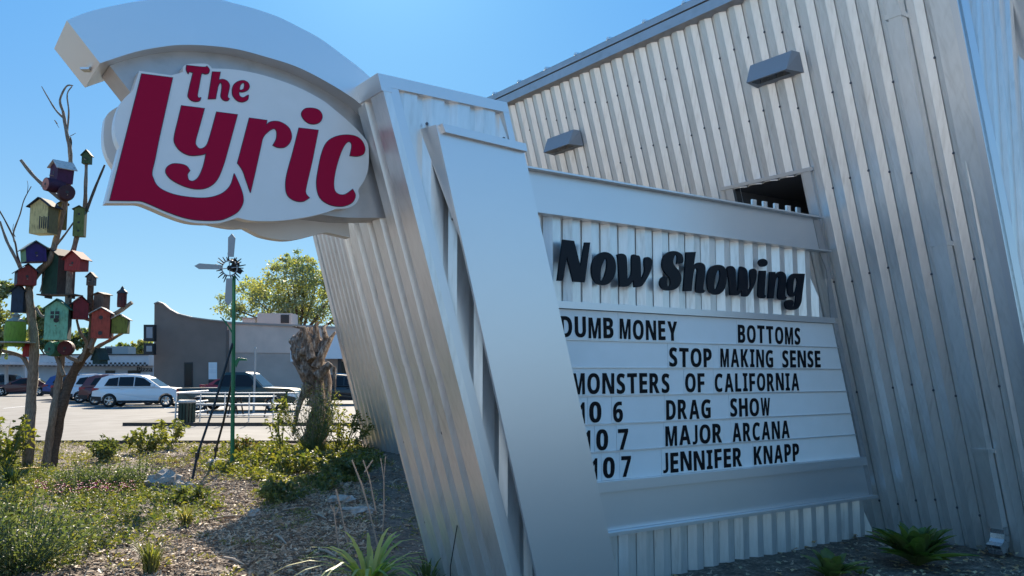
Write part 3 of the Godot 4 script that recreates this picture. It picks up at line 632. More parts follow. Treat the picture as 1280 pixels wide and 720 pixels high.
# ================================================================ the marquee board
func edge_a(y: float) -> float: return 0.075 - 0.285 * y          # its right end leans with the wall
func left_a(y: float) -> float: return -3.60 - 0.285 * y           # its left end runs in behind the blade
func strip_ay(y0: float, y1: float, inl := 0.0, inr := 0.0) -> PackedVector2Array:
	return PackedVector2Array([Vector2(left_a(y0) + inl, y0), Vector2(edge_a(y0) - inr, y0), Vector2(edge_a(y1) - inr, y1), Vector2(left_a(y1) + inl, y1)])
func make_marquee() -> void:
	var t := thing("marquee_board", "cinema marquee board with six white letter rows and metal beams", "marquee", L(-2, 0.2, 0))
	var flat := func(p, w): return L(p.x, w, p.y)
	var prof := [Vector2(0, 0), Vector2(0.074, 0), Vector2(0.126, 0.05), Vector2(0.128, 0.07), Vector2(0.136, 0.07), Vector2(0.138, 0.05), Vector2(0.193, 0)]
	var to_face := func(u, v, w): return L(u, w + 0.005, v)
	# top beam: a channel with its flanges towards the street
	var web := MB.new(); web.prism(PackedVector2Array([Vector2(left_a(2.8), 2.81), Vector2(-0.70, 2.81), Vector2(-0.79, 3.118), Vector2(left_a(3.12), 3.118)]), flat, -0.005, 0.03)
	var beam := put("top_beam", web, M.trim, t)
	for q in [[2.794, 2.809, -0.60], [3.119, 3.132, -0.70]]:
		var fl := MB.new(); fl.prism(PackedVector2Array([Vector2(left_a(q[0]), q[0]), Vector2(q[2], q[0]), Vector2(q[2], q[1]), Vector2(left_a(q[0]), q[1])]), flat, -0.075, 0.03)
		put("flange", fl, M.trim, beam)
	var stub := MB.new(); stub.prism(PackedVector2Array([Vector2(-0.685, 2.811), Vector2(-0.575, 2.811), Vector2(-0.66, 3.117), Vector2(-0.775, 3.117)]), flat, 0.0, 0.05)
	put("end_plate", stub, M.gutter, beam)
	# ribbed sheet behind the script letters
	var up := MB.new()
	ribbed(up, strip_ay(2.145, 2.8, 0.0, 0.13), -4.585, 0.0, 0.193, prof, to_face, -h)
	put("ribbed_panel", up, M.galvanised, t)
	var gus := MB.new(); gus.prism(PackedVector2Array([Vector2(-0.70, 2.79), Vector2(-0.60, 2.79), Vector2(-0.45, 2.15), Vector2(-0.56, 2.15), Vector2(-0.60, 2.62)]), flat, -0.012, 0.0)
	put("gusset_plate", gus, M.gutter, t)
	# frame and letter rows
	var frm := func(called, poly, b0, b1, material): 
		var q := MB.new(); q.prism(poly, flat, b0, b1); return put(called, q, material, t)
	frm.call("board_frame", strip_ay(2.096, 2.15, 0, -0.01), -0.03, 0.03, M.trim)
	frm.call("board_frame", strip_ay(0.70, 0.776, 0, -0.03), -0.045, 0.03, M.trim)
	frm.call("board_frame", PackedVector2Array([Vector2(edge_a(0.70), 0.777), Vector2(edge_a(0.70) + 0.06, 0.777), Vector2(edge_a(2.095) + 0.06, 2.095), Vector2(edge_a(2.095), 2.095)]), -0.015, 0.03, M.gutter)
	var ys := [2.095, 1.861, 1.648, 1.431, 1.212, 1.0, 0.777]
	var text := [
		[["DUMB", -3.945, -3.414], ["MONEY", -3.344, -2.70], ["BOTTOMS", -1.934, -1.05]],
		[["STOP", -2.797, -2.285], ["MAKING", -2.171, -1.461], ["SENSE", -1.325, -0.748]],
		[["MONSTERS", -3.835, -2.803], ["OF", -2.614, -2.38], ["CALIFORNIA", -2.25, -1.09]],
		[["1", -3.765, -3.715], ["0", -3.667, -3.548], ["6", -3.424, -3.324], ["DRAG", -2.843, -2.313], ["SHOW", -2.06, -1.524]],
		[["1", -3.715, -3.662], ["0", -3.60, -3.482], ["7", -3.375, -3.27], ["MAJOR", -2.857, -2.177], ["ARCANA", -2.04, -1.255]],
		[["1", -3.648, -3.595], ["0", -3.534, -3.417], ["7", -3.345, -3.245], ["JENNIFER", -2.89, -1.925], ["KNAPP", -1.765, -1.125]]]
	var base := [1.878, 1.66, 1.446, 1.225, 1.011, 0.797]
	var font := SystemFont.new(); font.font_names = PackedStringArray(["Droid Sans"]); font.font_weight = 700
	var heavy := FontVariation.new(); heavy.base_font = font; heavy.variation_embolden = 0.2
	var glyphs := {}
	for r in 6:
		var q := MB.new(); q.prism(strip_ay(ys[r + 1] + 0.004, ys[r] - 0.004, 0.0, 0.004), flat, 0.0, 0.02)
		var row := put("letter_row", q, M.row_face, t)
		var track := MB.new(); track.prism(strip_ay(ys[r + 1] - 0.003, ys[r + 1] + 0.003, 0.0, 0.002), flat, -0.012, 0.01); put("track", track, M.trim, row)
		for w in text[r]:
			var word: String = w[0]; var width: float = w[2] - w[1]; var total := 0.0; var gap := 0.028
			for ch in word:
				if not glyphs.has(ch):
					var tm := TextMesh.new(); tm.text = ch; tm.font = heavy; tm.font_size = 96; tm.pixel_size = 0.002; tm.depth = 0.004; tm.curve_step = 2.0
					var box := tm.get_aabb()
					var rel := box.size.x / box.size.y
					glyphs[ch] = [tm, box, clampf(rel * 0.92, 0.26, 0.80)]
				total += glyphs[ch][2]
			var unit: float = (width - gap * (word.length() - 1)) / total
			var a: float = w[1]
			for ch in word:
				var g: Array = glyphs[ch]; var lw: float = g[2] * unit; var box: AABB = g[1]
				var pl := MB.new(); pl.prism(PackedVector2Array([Vector2(a - gap * 0.48, ys[r + 1] + 0.007), Vector2(a + lw + gap * 0.48, ys[r + 1] + 0.007), Vector2(a + lw + gap * 0.48, ys[r] - 0.008), Vector2(a - gap * 0.48, ys[r] - 0.008)]), flat, -0.0045, -0.0015)
				put("letter_plate", pl, M.letter_plate, row)
				var o := MeshInstance3D.new(); o.name = "letter"; o.mesh = g[0]; o.material_override = M.black_vinyl
				row.add_child(o, true)
				var s := Vector3(lw / box.size.x, 0.161 / box.size.y, 1.0)
				var mid := L(a + lw * 0.5, -0.007, base[r] + 0.0805 + rng.randf_range(-0.003, 0.003))
				var bs := Basis(-h, rng.randf_range(-0.022, 0.022)) * Basis(m * s.x, Vector3.UP * s.y, -h)
				o.transform = place_of(row).affine_inverse() * Transform3D(bs, mid - bs * (box.position + box.size * 0.5))
				a += lw + gap
	# bottom beam and the ribbed skirt
	frm.call("bottom_beam", strip_ay(0.40, 0.694, 0, -0.01), -0.005, 0.03, M.trim)
	frm.call("beam_flange", strip_ay(0.372, 0.398, 0, -0.06), -0.075, 0.03, M.trim)
	frm.call("end_plate", PackedVector2Array([Vector2(edge_a(0.40) + 0.012, 0.4), Vector2(edge_a(0.40) + 0.09, 0.4), Vector2(edge_a(0.694) + 0.09, 0.694), Vector2(edge_a(0.694) + 0.012, 0.694)]), 0.0, 0.04, M.gutter)
	var sk := MB.new()
	ribbed(sk, strip_ay(-0.2, 0.37, 0, 0.05), -3.08 - 0.193 * 5, 0.5, 0.193, prof, to_face, -h)
	put("ribbed_skirt", sk, M.galvanised, t)
	var bk := MB.new(); bk.prism(strip_ay(-0.2, 3.1, 0.0, 0.06), flat, 0.085, 0.35); put("backing", bk, M.galvanised, t)
	for x in [943.5, 957.0, 971.0, 986.0, 998.5]:   # ends of the ribs that rise behind the beam
		var c := pb(x, 262, 0.2); var re := MB.new(); re.prism(PackedVector2Array([Vector2(c.x - 0.03, 3.0), Vector2(c.x + 0.03, 3.0), Vector2(c.x + 0.03, 3.27), Vector2(c.x - 0.03, 3.27)]), flat, 0.2, 0.22); put("rib_end", re, M.galvanised, t)
	# raised script letters
	for k in NOW_SIGN:
		if k.begins_with("hole"): continue
		var out := on_plane(rounded(NOW_SIGN[k]), -0.075)
		var hk: String = k.replace("letter", "hole")
		if hk != k and NOW_SIGN.has(hk): out = with_hole(out, on_plane(rounded(NOW_SIGN[hk]), -0.075))
		var q := MB.new(); q.prism(out, flat, -0.075, -0.058)
		put("script_letter", q, M.black_gloss, t)

# ================================================================ the double-faced oval sign
func make_cabinet_sign() -> void:
	var t := thing("oval_cabinet_sign", "double-faced oval sign with crimson script lettering under a metal arch", "sign", L(-6.3, 0.15, 2.5))
	var flat := func(p, w): return L(p.x, w, p.y)
	var arch_px := [83.5, 25.5, 1, 110, 15, 0, 150, 5.5, 0, 185, 0, 0, 225, -3.5, 0, 265, -2, 0, 300, 6, 0, 325, 13, 0, 350, 22, 0, 375, 34.5, 0, 400, 48, 0, 430, 70, 0, 452, 87, 0, 472, 106, 1, 479, 156, 1, 465, 144, 1, 443, 124, 0, 408, 102, 0, 370, 83, 0, 329, 70, 0, 294, 61, 0, 260, 57, 0, 232, 56, 0, 208, 57.7, 0, 170, 64.6, 0, 125, 79, 1]
	var ar := MB.new(); ar.prism(on_plane(rounded(arch_px), -0.09), flat, -0.09, 0.40)
	var arch := put("arch_canopy", ar, M.blade_skin, t)
	var lug := MB.new(); var lp := pb(110, 86, 0.1); lug.box(L(lp.x - 0.004, 0.12, lp.y), Vector3(0.05, 0.012, 0.05)); put("lug", lug, M.trim, arch)
	var cab_px := [137, 82, 1, 170, 69, 0, 208, 62, 0, 260, 60, 0, 300, 66, 0, 340, 78, 0, 380, 95, 0, 420, 118, 0, 450, 140, 0, 477, 165, 1, 490, 215, 1, 496, 272, 1, 436, 272, 0, 406, 269, 0, 370, 266, 0, 320, 262, 0, 260, 250, 0, 210, 220, 0, 180, 170, 0, 166, 119, 1]
	var cab := MB.new(); cab.prism(on_plane(rounded(cab_px), 0.035), flat, 0.035, 0.275)
	put("cabinet", cab, M.gutter, t)
	var pan := on_plane(rounded(OVAL_PANEL), -0.05)
	var fp := MB.new(); fp.prism(pan, flat, -0.05, 0.034)
	var panel := put("oval_face", fp, M.white_face, t)
	var sm := pb(432, 297, 0.355).x + pb(131.5, 254, -0.05).x
	var back := PackedVector2Array()
	for p in pan: back.append(Vector2(sm - p.x, p.y))
	var bp := MB.new(); bp.prism(back, flat, 0.276, 0.355); put("oval_face", bp, M.white_face, t)
	for k in SCRIPT_SIGN:
		if k.begins_with("hole"): continue
		var out := on_plane(rounded(SCRIPT_SIGN[k]), -0.056)
		var fat := Geometry2D.offset_polygon(out, 0.0035, Geometry2D.JOIN_MITER)
		var hk: String = k.replace("letter", "hole")
		if hk != k and SCRIPT_SIGN.has(hk): out = with_hole(out, on_plane(rounded(SCRIPT_SIGN[hk]), -0.056))
		var q := MB.new(); q.prism(out, flat, -0.057, -0.0545)
		var letter := put("script_letter", q, M.crimson, panel)
		if hk != k and SCRIPT_SIGN.has(hk):
			var ho := on_plane(rounded(SCRIPT_SIGN[hk]), -0.056)
			var thin := Geometry2D.offset_polygon(ho, -0.003, Geometry2D.JOIN_ROUND)
			if thin.size(): fat[0] = with_hole(fat[0], thin[0])
		var fo := MB.new(); fo.prism(fat[0], flat, -0.054, -0.0515); put("outline", fo, M.navy_line, panel)

func make_wall_lights() -> void:
	# wedge-shaped wall packs: [b of the far side, b of the near side, y of the top at the wall]
	var spots := [[3.80, 3.19, 4.72, "grey wedge-shaped wall lamp far along the side wall"], [0.43, -0.13, 4.71, "grey wedge-shaped wall lamp above the wall opening"]]
	for s in spots:
		var t := thing("wall_light", s[3], "wall lamp", wall_to((s[0] + s[1]) * 0.5, s[2] - 0.1, 0.035), "lamps on the side wall")
		var y0: float = s[2] - 0.20; var y1: float = s[2]
		var w0 := 0.036
		var mb := MB.new()
		var p := func(b, y, w): return L(WALL_A - LEAN * s[2] - w, b, y)
		var fb: float = s[0] - 0.03; var nb: float = s[1] + 0.03
		var A := [p.call(s[0], y1 - 0.01, w0), p.call(s[1], y1 - 0.01, w0), p.call(s[1], y0, w0 - 0.06), p.call(s[0], y0, w0 - 0.06)]
		var B := [p.call(fb, y1, w0 + 0.08), p.call(nb, y1, w0 + 0.08), p.call(nb + 0.01, y0, w0 + 0.16), p.call(fb - 0.01, y0, w0 + 0.16)]
		mb.quad(B[0], B[1], B[2], B[3], -m); mb.quad(A[0], A[1], B[1], B[0], Vector3.UP); mb.quad(A[3], A[2], B[2], B[3], Vector3.DOWN)
		mb.quad(A[1], A[2], B[2], B[1], -h); mb.quad(A[0], A[3], B[3], B[0], h)
		put("housing", mb, M.lamp_grey, t)
		var lens := MB.new()
		lens.quad(p.call(s[0] - 0.08, y0 - 0.002, w0 + 0.03), p.call(s[1] + 0.08, y0 - 0.002, w0 + 0.03), p.call(s[1] + 0.08, y0 - 0.002, w0 + 0.13), p.call(s[0] - 0.08, y0 - 0.002, w0 + 0.13), Vector3.DOWN)
		put("lens", lens, M.window_glass, t)

# ================================================================ across the lot
func face(px: Array, z: float) -> PackedVector2Array:          # px pairs -> (x, y) on the upright plane at depth z
	var out := PackedVector2Array()
	for i in range(0, px.size(), 2):
		var p := zpt(px[i], px[i + 1], z); out.append(Vector2(p.x, p.y))
	return out
func slab(called: String, px: Array, z: float, back: float, fore: float, material: Material, parent: Node) -> MeshInstance3D:
	var q := MB.new(); q.prism(face(px, z), func(p, w): return Vector3(p.x, p.y, -z + w), -back, fore)
	return put(called, q, material, parent)
func make_street_front() -> void:
	var z := 76.0
	var t := thing("parapet_building", "dark grey stucco building with a curved stepped parapet", "building", Vector3(-26, LOT, -z))
	slab("wall", [192, 500, 282, 500, 282, 402, 262, 400, 240, 397, 222, 392.5, 212, 387, 204, 380, 198, 378, 193, 380], z, 0.4, 0, M.grey_stucco, t)
	slab("main_block", [193, 500, 282, 500, 282, 412, 193, 412], z, 14, -0.35, M.grey_stucco, t)
	slab("coping", [282, 402.6, 262, 400.6, 240, 397.6, 222, 393, 212, 387.5, 204, 380.4, 198, 378.3, 193, 380.2, 193, 378.8, 198, 376.8, 204, 379, 212, 386, 222, 391.5, 240, 396, 262, 399, 282, 401], z, 0.5, 0.12, M.coping, t)
	var w1 := slab("window", [230.5, 453, 241, 453, 241, 484, 230.5, 484], z, -0.02, 0.06, M.black_paint, t); slab("pane", [231.5, 454.5, 240, 454.5, 240, 482, 231.5, 482], z, -0.06, 0.075, M.window_glass, w1)
	var w2 := slab("window", [261, 453, 271.5, 453, 271.5, 474, 261, 474], z, -0.02, 0.06, M.white_paint, t)
	for q in [[262, 454, 266, 460.5], [266.6, 454, 270.6, 460.5], [262, 461.2, 266, 466.5], [266.6, 461.2, 270.6, 466.5]]:
		slab("pane", [q[0], q[1], q[2], q[1], q[2], q[3], q[0], q[3]], z, -0.06, 0.08, M.head_lamp, w2)
	slab("door", [261, 475, 271.5, 475, 271.5, 491, 261, 491], z, -0.02, 0.05, M.black_paint, t)
	for q in [[188.5, 407, 201, 427.5], [188.5, 430, 200.5, 444]]:
		var bx := slab("hanging_sign", [q[0], q[1], q[2], q[1], q[2], q[3], q[0], q[3]], z, -0.9, 1.5, M.black_paint, t)
		slab("sign_face", [q[0] + 3.5, q[1] + 3, q[2] - 1.5, q[1] + 3, q[2] - 1.5, q[3] - 4, q[0] + 3.5, q[3] - 4], z, -1.5, 1.53, M.lamp_grey, bx)
	# lighter wing
	var z2 := 77.0
	var t2 := thing("stucco_wing", "pale grey flat-roofed stucco wing beside the curved parapet", "building", Vector3(-20, LOT, -z2))
	slab("wall", [279, 500, 470, 500, 470, 430, 279, 430], z2, 14, 0, M.lower_stucco, t2)
	slab("upper_wall", [279, 440.5, 470, 442.5, 470, 413, 279, 404], z2, 0.4, 0.06, M.pale_stucco, t2)
	slab("coping", [276, 404, 470, 413, 470, 410.5, 276, 401.5], z2, 0.5, 0.2, M.coping, t2)
	var w3 := slab("window", [363.5, 422, 373, 422, 373, 452, 363.5, 452], z2, -0.06, 0.12, M.white_paint, t2); slab("pane", [366, 424, 371.5, 424, 371.5, 450, 366, 450], z2, -0.12, 0.14, M.window_glass, w3)
	slab("door", [424, 452, 436, 452, 436, 492, 424, 492], z2, -0.02, 0.1, M.window_glass, t2)
	slab("post", [427.5, 440, 431.5, 440, 431.5, 494, 427.5, 494], z2, -1.6, 1.9, M.black_paint, t2)
	var aw := MB.new()
	aw.prism(face([407, 449, 440, 449, 440, 418, 430, 418.5, 421, 423, 413, 432], z2), func(p, w): return Vector3(p.x, p.y, -z2 + w), 0.1, 2.4)
	put("awning", aw, M.white_paint, t2)
	var t3 := thing("rooftop_unit", "boxy rooftop air unit with a dark vent, behind the pale wing's edge", "air unit", zpt(343, 404, 80))
	slab("casing", [321.5, 406, 364, 407, 364, 391.5, 321.5, 391.5], 80, 2.5, 0, M.unit_metal, t3)
	slab("vent", [351, 404, 361.5, 404, 361.5, 393.5, 351, 393.5], 80, -0.01, 0.05, M.black_paint, t3)
	var t4 := thing("rooftop_unit", "small low rooftop unit near the parapet step", "air unit", zpt(312, 404, 80))
	slab("casing", [303, 405, 318.5, 405, 318.5, 398, 303, 398], 80, 2, 0, M.unit_metal, t4)
	slab("lid", [302.5, 398.3, 319, 398.3, 319, 397, 302.5, 397], 80, 2.1, 0.1, M.coping, t4)
	# white building with a checkered band
	var z5 := 92.0
	var t5 := thing("checkered_building", "low white building with a black checkered band along its fascia", "building", Vector3(-45, LOT, -z5))
	slab("wall", [-40, 490, 192, 490, 192, 456, -40, 456], z5, 12, 0, M.white_wall, t5)
	slab("fascia", [-40, 457, 192, 457, 192, 444, -40, 444], z5, 12.2, 1.2, M.white_wall, t5)
	slab("roof_edge", [-40, 444.2, 192, 444.2, 192, 442.8, -40, 442.8], z5, 12.3, 1.3, M.black_paint, t5)
	var ck := MB.new(); var x := -38.0; var k := 0
	while x < 189.0:
		var y0 := 453.2 if k % 2 == 0 else 455.6
		ck.prism(face([x, y0, x + 2.6, y0, x + 2.6, y0 + 2.4, x, y0 + 2.4], z5), func(p, w): return Vector3(p.x, p.y, -z5 + w), 1.2, 1.23)
		x += 2.6; k += 1
	stuff(put("checks", ck, M.black_paint, t5))
	var font := SystemFont.new(); font.font_names = PackedStringArray(["Droid Serif"]); font.font_weight = 700
	var tm := TextMesh.new(); tm.text = "Pizza"; tm.font = font; tm.font_size = 64; tm.pixel_size = 0.0105; tm.depth = 0.03
	var tx := put("lettering", tm, M.black_paint, t5); tx.transform = place_of(t5).affine_inverse() * Transform3D(Basis.IDENTITY, zpt(181, 461.8, z5) + Vector3(0, 0, 0.1))
	for q in [[132, 463, 144], [160, 463, 176]]:
		slab("window", [q[0], q[1], q[2], q[1], q[2], 484, q[0], 484], z5, -0.02, 0.06, M.window_glass, t5)
	slab("canopy", [-40, 456, 36, 456, 36, 452.6, -40, 452.6], z5 - 14, 8, 3, M.white_wall, t5)
	for px in [8.0, 31.0]: slab("canopy_post", [px, 492, px + 2.6, 492, px + 2.6, 456, px, 456], z5 - 14, 0, 0.3, M.white_wall, t5)
	var t6 := thing("rooftop_unit", "beige rooftop unit on the low white building", "air unit", zpt(146, 442, 96))
	slab("casing", [131, 444, 160, 444, 160, 433, 131, 433], 96, 2, 0, M.unit_metal, t6)
	slab("vent", [133.5, 442, 140, 442, 140, 435, 133.5, 435], 96, -0.01, 0.05, M.black_paint, t6)

# ================================================================ vehicles
# x runs forward from the tail, y up, z across
func arch(list: PackedVector2Array, cx: float, r: float, base: float) -> void:
	for i in 9:
		var a := PI - PI * i / 8.0
		list.append(Vector2(cx - cos(a) * r, maxf(base, 0.34 + sin(a) * r)))
func vehicle(called: String, label: String, cat: String, kind: String, paint: Material, at: Vector3, turn: float, group := "vehicles parked in the lot") -> Node3D:
	var t := thing(called, label, cat, Vector3.ZERO, group)
	var low := PackedVector2Array(); var cab: PackedVector2Array; var glass := []; var Wd := 0.93; var beltz := 1.06; var wheels: Array; var length := 4.75
	if kind == "suv":
		wheels = [0.92, 3.82]
		for p in [Vector2(0.06, 0.36), Vector2(0.0, 0.62), Vector2(0.05, 0.98), Vector2(0.16, 1.1), Vector2(1.5, 1.07), Vector2(3.42, 1.06), Vector2(4.1, 1.0), Vector2(4.55, 0.88), Vector2(4.73, 0.7), Vector2(4.75, 0.4), Vector2(4.6, 0.26)]: low.append(p)
		cab = PackedVector2Array([Vector2(0.14, 1.08), Vector2(0.42, 1.55), Vector2(0.8, 1.68), Vector2(1.6, 1.72), Vector2(2.4, 1.67), Vector2(2.75, 1.56), Vector2(3.5, 1.05)])
		glass = [[Vector2(0.62, 1.13), Vector2(0.82, 1.5), Vector2(1.3, 1.58), Vector2(1.3, 1.12)], [Vector2(1.35, 1.12), Vector2(1.35, 1.59), Vector2(2.1, 1.6), Vector2(2.1, 1.11)], [Vector2(2.16, 1.11), Vector2(2.16, 1.595), Vector2(2.6, 1.53), Vector2(3.2, 1.11)]]
	elif kind == "pickup":
		length = 5.7; Wd = 0.99; wheels = [1.15, 4.6]
		for p in [Vector2(0.02, 0.5), Vector2(0.0, 1.08), Vector2(1.9, 1.1), Vector2(4.0, 1.12), Vector2(5.35, 1.06), Vector2(5.62, 0.95), Vector2(5.7, 0.55), Vector2(5.55, 0.36)]: low.append(p)
		cab = PackedVector2Array([Vector2(1.95, 1.1), Vector2(2.08, 1.72), Vector2(2.3, 1.83), Vector2(3.2, 1.84), Vector2(3.45, 1.76), Vector2(4.12, 1.12)])
		glass = [[Vector2(2.12, 1.16), Vector2(2.2, 1.7), Vector2(2.72, 1.72), Vector2(2.72, 1.16)], [Vector2(2.78, 1.16), Vector2(2.78, 1.72), Vector2(3.36, 1.7), Vector2(3.86, 1.16)]]
	else:
		length = 4.6; Wd = 0.9; wheels = [0.95, 3.6]; beltz = 0.92
		for p in [Vector2(0.05, 0.34), Vector2(0.0, 0.7), Vector2(0.1, 0.95), Vector2(0.8, 0.98), Vector2(3.2, 0.92), Vector2(4.2, 0.8), Vector2(4.55, 0.62), Vector2(4.6, 0.36), Vector2(4.5, 0.24)]: low.append(p)
		cab = PackedVector2Array([Vector2(0.5, 0.97), Vector2(1.1, 1.36), Vector2(1.7, 1.45), Vector2(2.3, 1.42), Vector2(3.3, 0.92)])
		glass = [[Vector2(0.95, 1.0), Vector2(1.25, 1.32), Vector2(1.75, 1.37), Vector2(1.75, 0.98)], [Vector2(1.81, 0.98), Vector2(1.81, 1.37), Vector2(2.3, 1.34), Vector2(2.95, 0.97)]]
	arch(low, wheels[1], 0.40, 0.26); arch(low, wheels[0], 0.40, 0.26)
	var place := Transform3D(Basis(Vector3.UP, turn), at)
	var half := func(y: float) -> float: return Wd - 0.05 * pow(clampf((0.7 - y) / 0.5, 0, 1), 2.0) - 0.03 * clampf((y - 0.75) / 0.35, 0, 1) - 0.30 * maxf(0, y - beltz)
	var to := func(p, w): return place * Vector3(p.x, p.y, half.call(p.y) * w * (1.0 - 0.10 * pow(absf(p.x / length - 0.5) * 2.0, 4.0)))
	var body := MB.new(); body.prism(low, to, -1.0, 1.0); put("body", body, paint, t)
	var top := MB.new(); top.prism(cab, to, -0.97, 0.97)
	var cb := put("cabin", top, paint, t)
	for g in glass:
		for s in [-1.0, 1.0]:
			var q := MB.new(); q.prism(PackedVector2Array(g), to, s * 0.965, s * 0.985); put("side_window", q, M.window_glass, cb)
	var ws := MB.new(); var n := cab.size()   # windscreen and back light
	for e in [[n - 1, n - 2, 1.0], [0, 1, -1.0]]:
		var p0: Vector2 = cab[e[0]].lerp(cab[e[1]], 0.08); var p1: Vector2 = cab[e[0]].lerp(cab[e[1]], 0.9); var o := Vector2(0.012 * e[2], 0.012)
		ws.quad(to.call(p0 + o, -0.86), to.call(p0 + o, 0.86), to.call(p1 + o, 0.84), to.call(p1 + o, -0.84), place.basis * Vector3(e[2], 0.5, 0))
	put("windscreen", ws, M.window_glass, cb)
	var sill := MB.new()
	sill.prism(PackedVector2Array([Vector2(wheels[0] + 0.42, 0.24), Vector2(wheels[1] - 0.42, 0.24), Vector2(wheels[1] - 0.42, 0.36), Vector2(wheels[0] + 0.42, 0.36)]), to, -1.006, 1.006)
	sill.prism(PackedVector2Array([Vector2(-0.02, 0.34), Vector2(wheels[0] - 0.41, 0.34), Vector2(wheels[0] - 0.41, 0.55), Vector2(-0.02, 0.58)]), to, -1.004, 1.004)
	put("cladding", sill, M.cladding, t)
	for cx in wheels:
		for s in [-1.0, 1.0]:
			var w := MB.new(); var c := place * Vector3(cx, 0.34, s * (Wd - 0.12)); var ax := place.basis * Vector3(0, 0, s)
			w.lathe(c, ax, [Vector2(0.22, -0.1), Vector2(0.33, -0.1), Vector2(0.345, -0.06), Vector2(0.345, 0.07), Vector2(0.325, 0.11), Vector2(0.23, 0.115), Vector2(0.22, 0.08)], 20)
			var wn := put("wheel", w, M.tyre, t)
			var rm := MB.new(); rm.lathe(c, ax, [Vector2(0.235, 0.108), Vector2(0.215, 0.112), Vector2(0.205, 0.09)], 20)
			for k in 5:
				var d := place.basis * Vector3(cos(TAU * k / 5 + 0.3), sin(TAU * k / 5 + 0.3), 0)
				rm.box(c + d * 0.11 + ax * 0.1, Vector3(0.22, 0.055, 0.02), Basis(d, ax.cross(d), ax))
			rm.lathe(c, ax, [Vector2(0.05, 0.09), Vector2(0.05, 0.115), Vector2(0, 0.12)], 10)
			put("rim", rm, M.rim, wn)
	for s in [-1.0, 1.0]:
		var tl := MB.new(); tl.prism(PackedVector2Array([Vector2(-0.01, 0.85), Vector2(0.34, 0.93), Vector2(0.36, 1.0), Vector2(0.02, 1.02)]) if kind != "pickup" else PackedVector2Array([Vector2(-0.01, 0.72), Vector2(0.09, 0.72), Vector2(0.09, 1.04), Vector2(-0.01, 1.04)]), to, s * 0.72, s * 1.012); put("tail_lamp", tl, M.tail_lamp, t)
		var hl := MB.new(); hl.prism(PackedVector2Array([Vector2(length - 0.42, 0.74), Vector2(length - 0.02, 0.66), Vector2(length - 0.06, 0.80), Vector2(length - 0.4, 0.88)]), to, s * 0.66, s * 1.01); put("headlight", hl, M.head_lamp, t)
		var mr := MB.new(); mr.box(place * Vector3(cab[n - 1].x - 0.38, beltz + 0.10, s * (Wd + 0.08)), Vector3(0.12, 0.13, 0.2), place.basis); put("mirror", mr, paint, t)
		if kind == "suv":
			var rr := MB.new(); rr.tube([place * Vector3(0.75, 1.72, s * 0.62), place * Vector3(1.6, 1.77, s * 0.62), place * Vector3(2.5, 1.71, s * 0.62)], [0.018, 0.018, 0.018], 5); put("roof_rail", rr, M.rim, t)
	for o in (([2.35, 1.55] if kind != "pickup" else [2.75]) as Array):
		for s in [-1.0, 1.0]:
			var hd := MB.new(); hd.box(place * Vector3(o, beltz - 0.1, s * (Wd - 0.018)), Vector3(0.16, 0.025, 0.03), place.basis); put("door_handle", hd, paint, t)
	return t

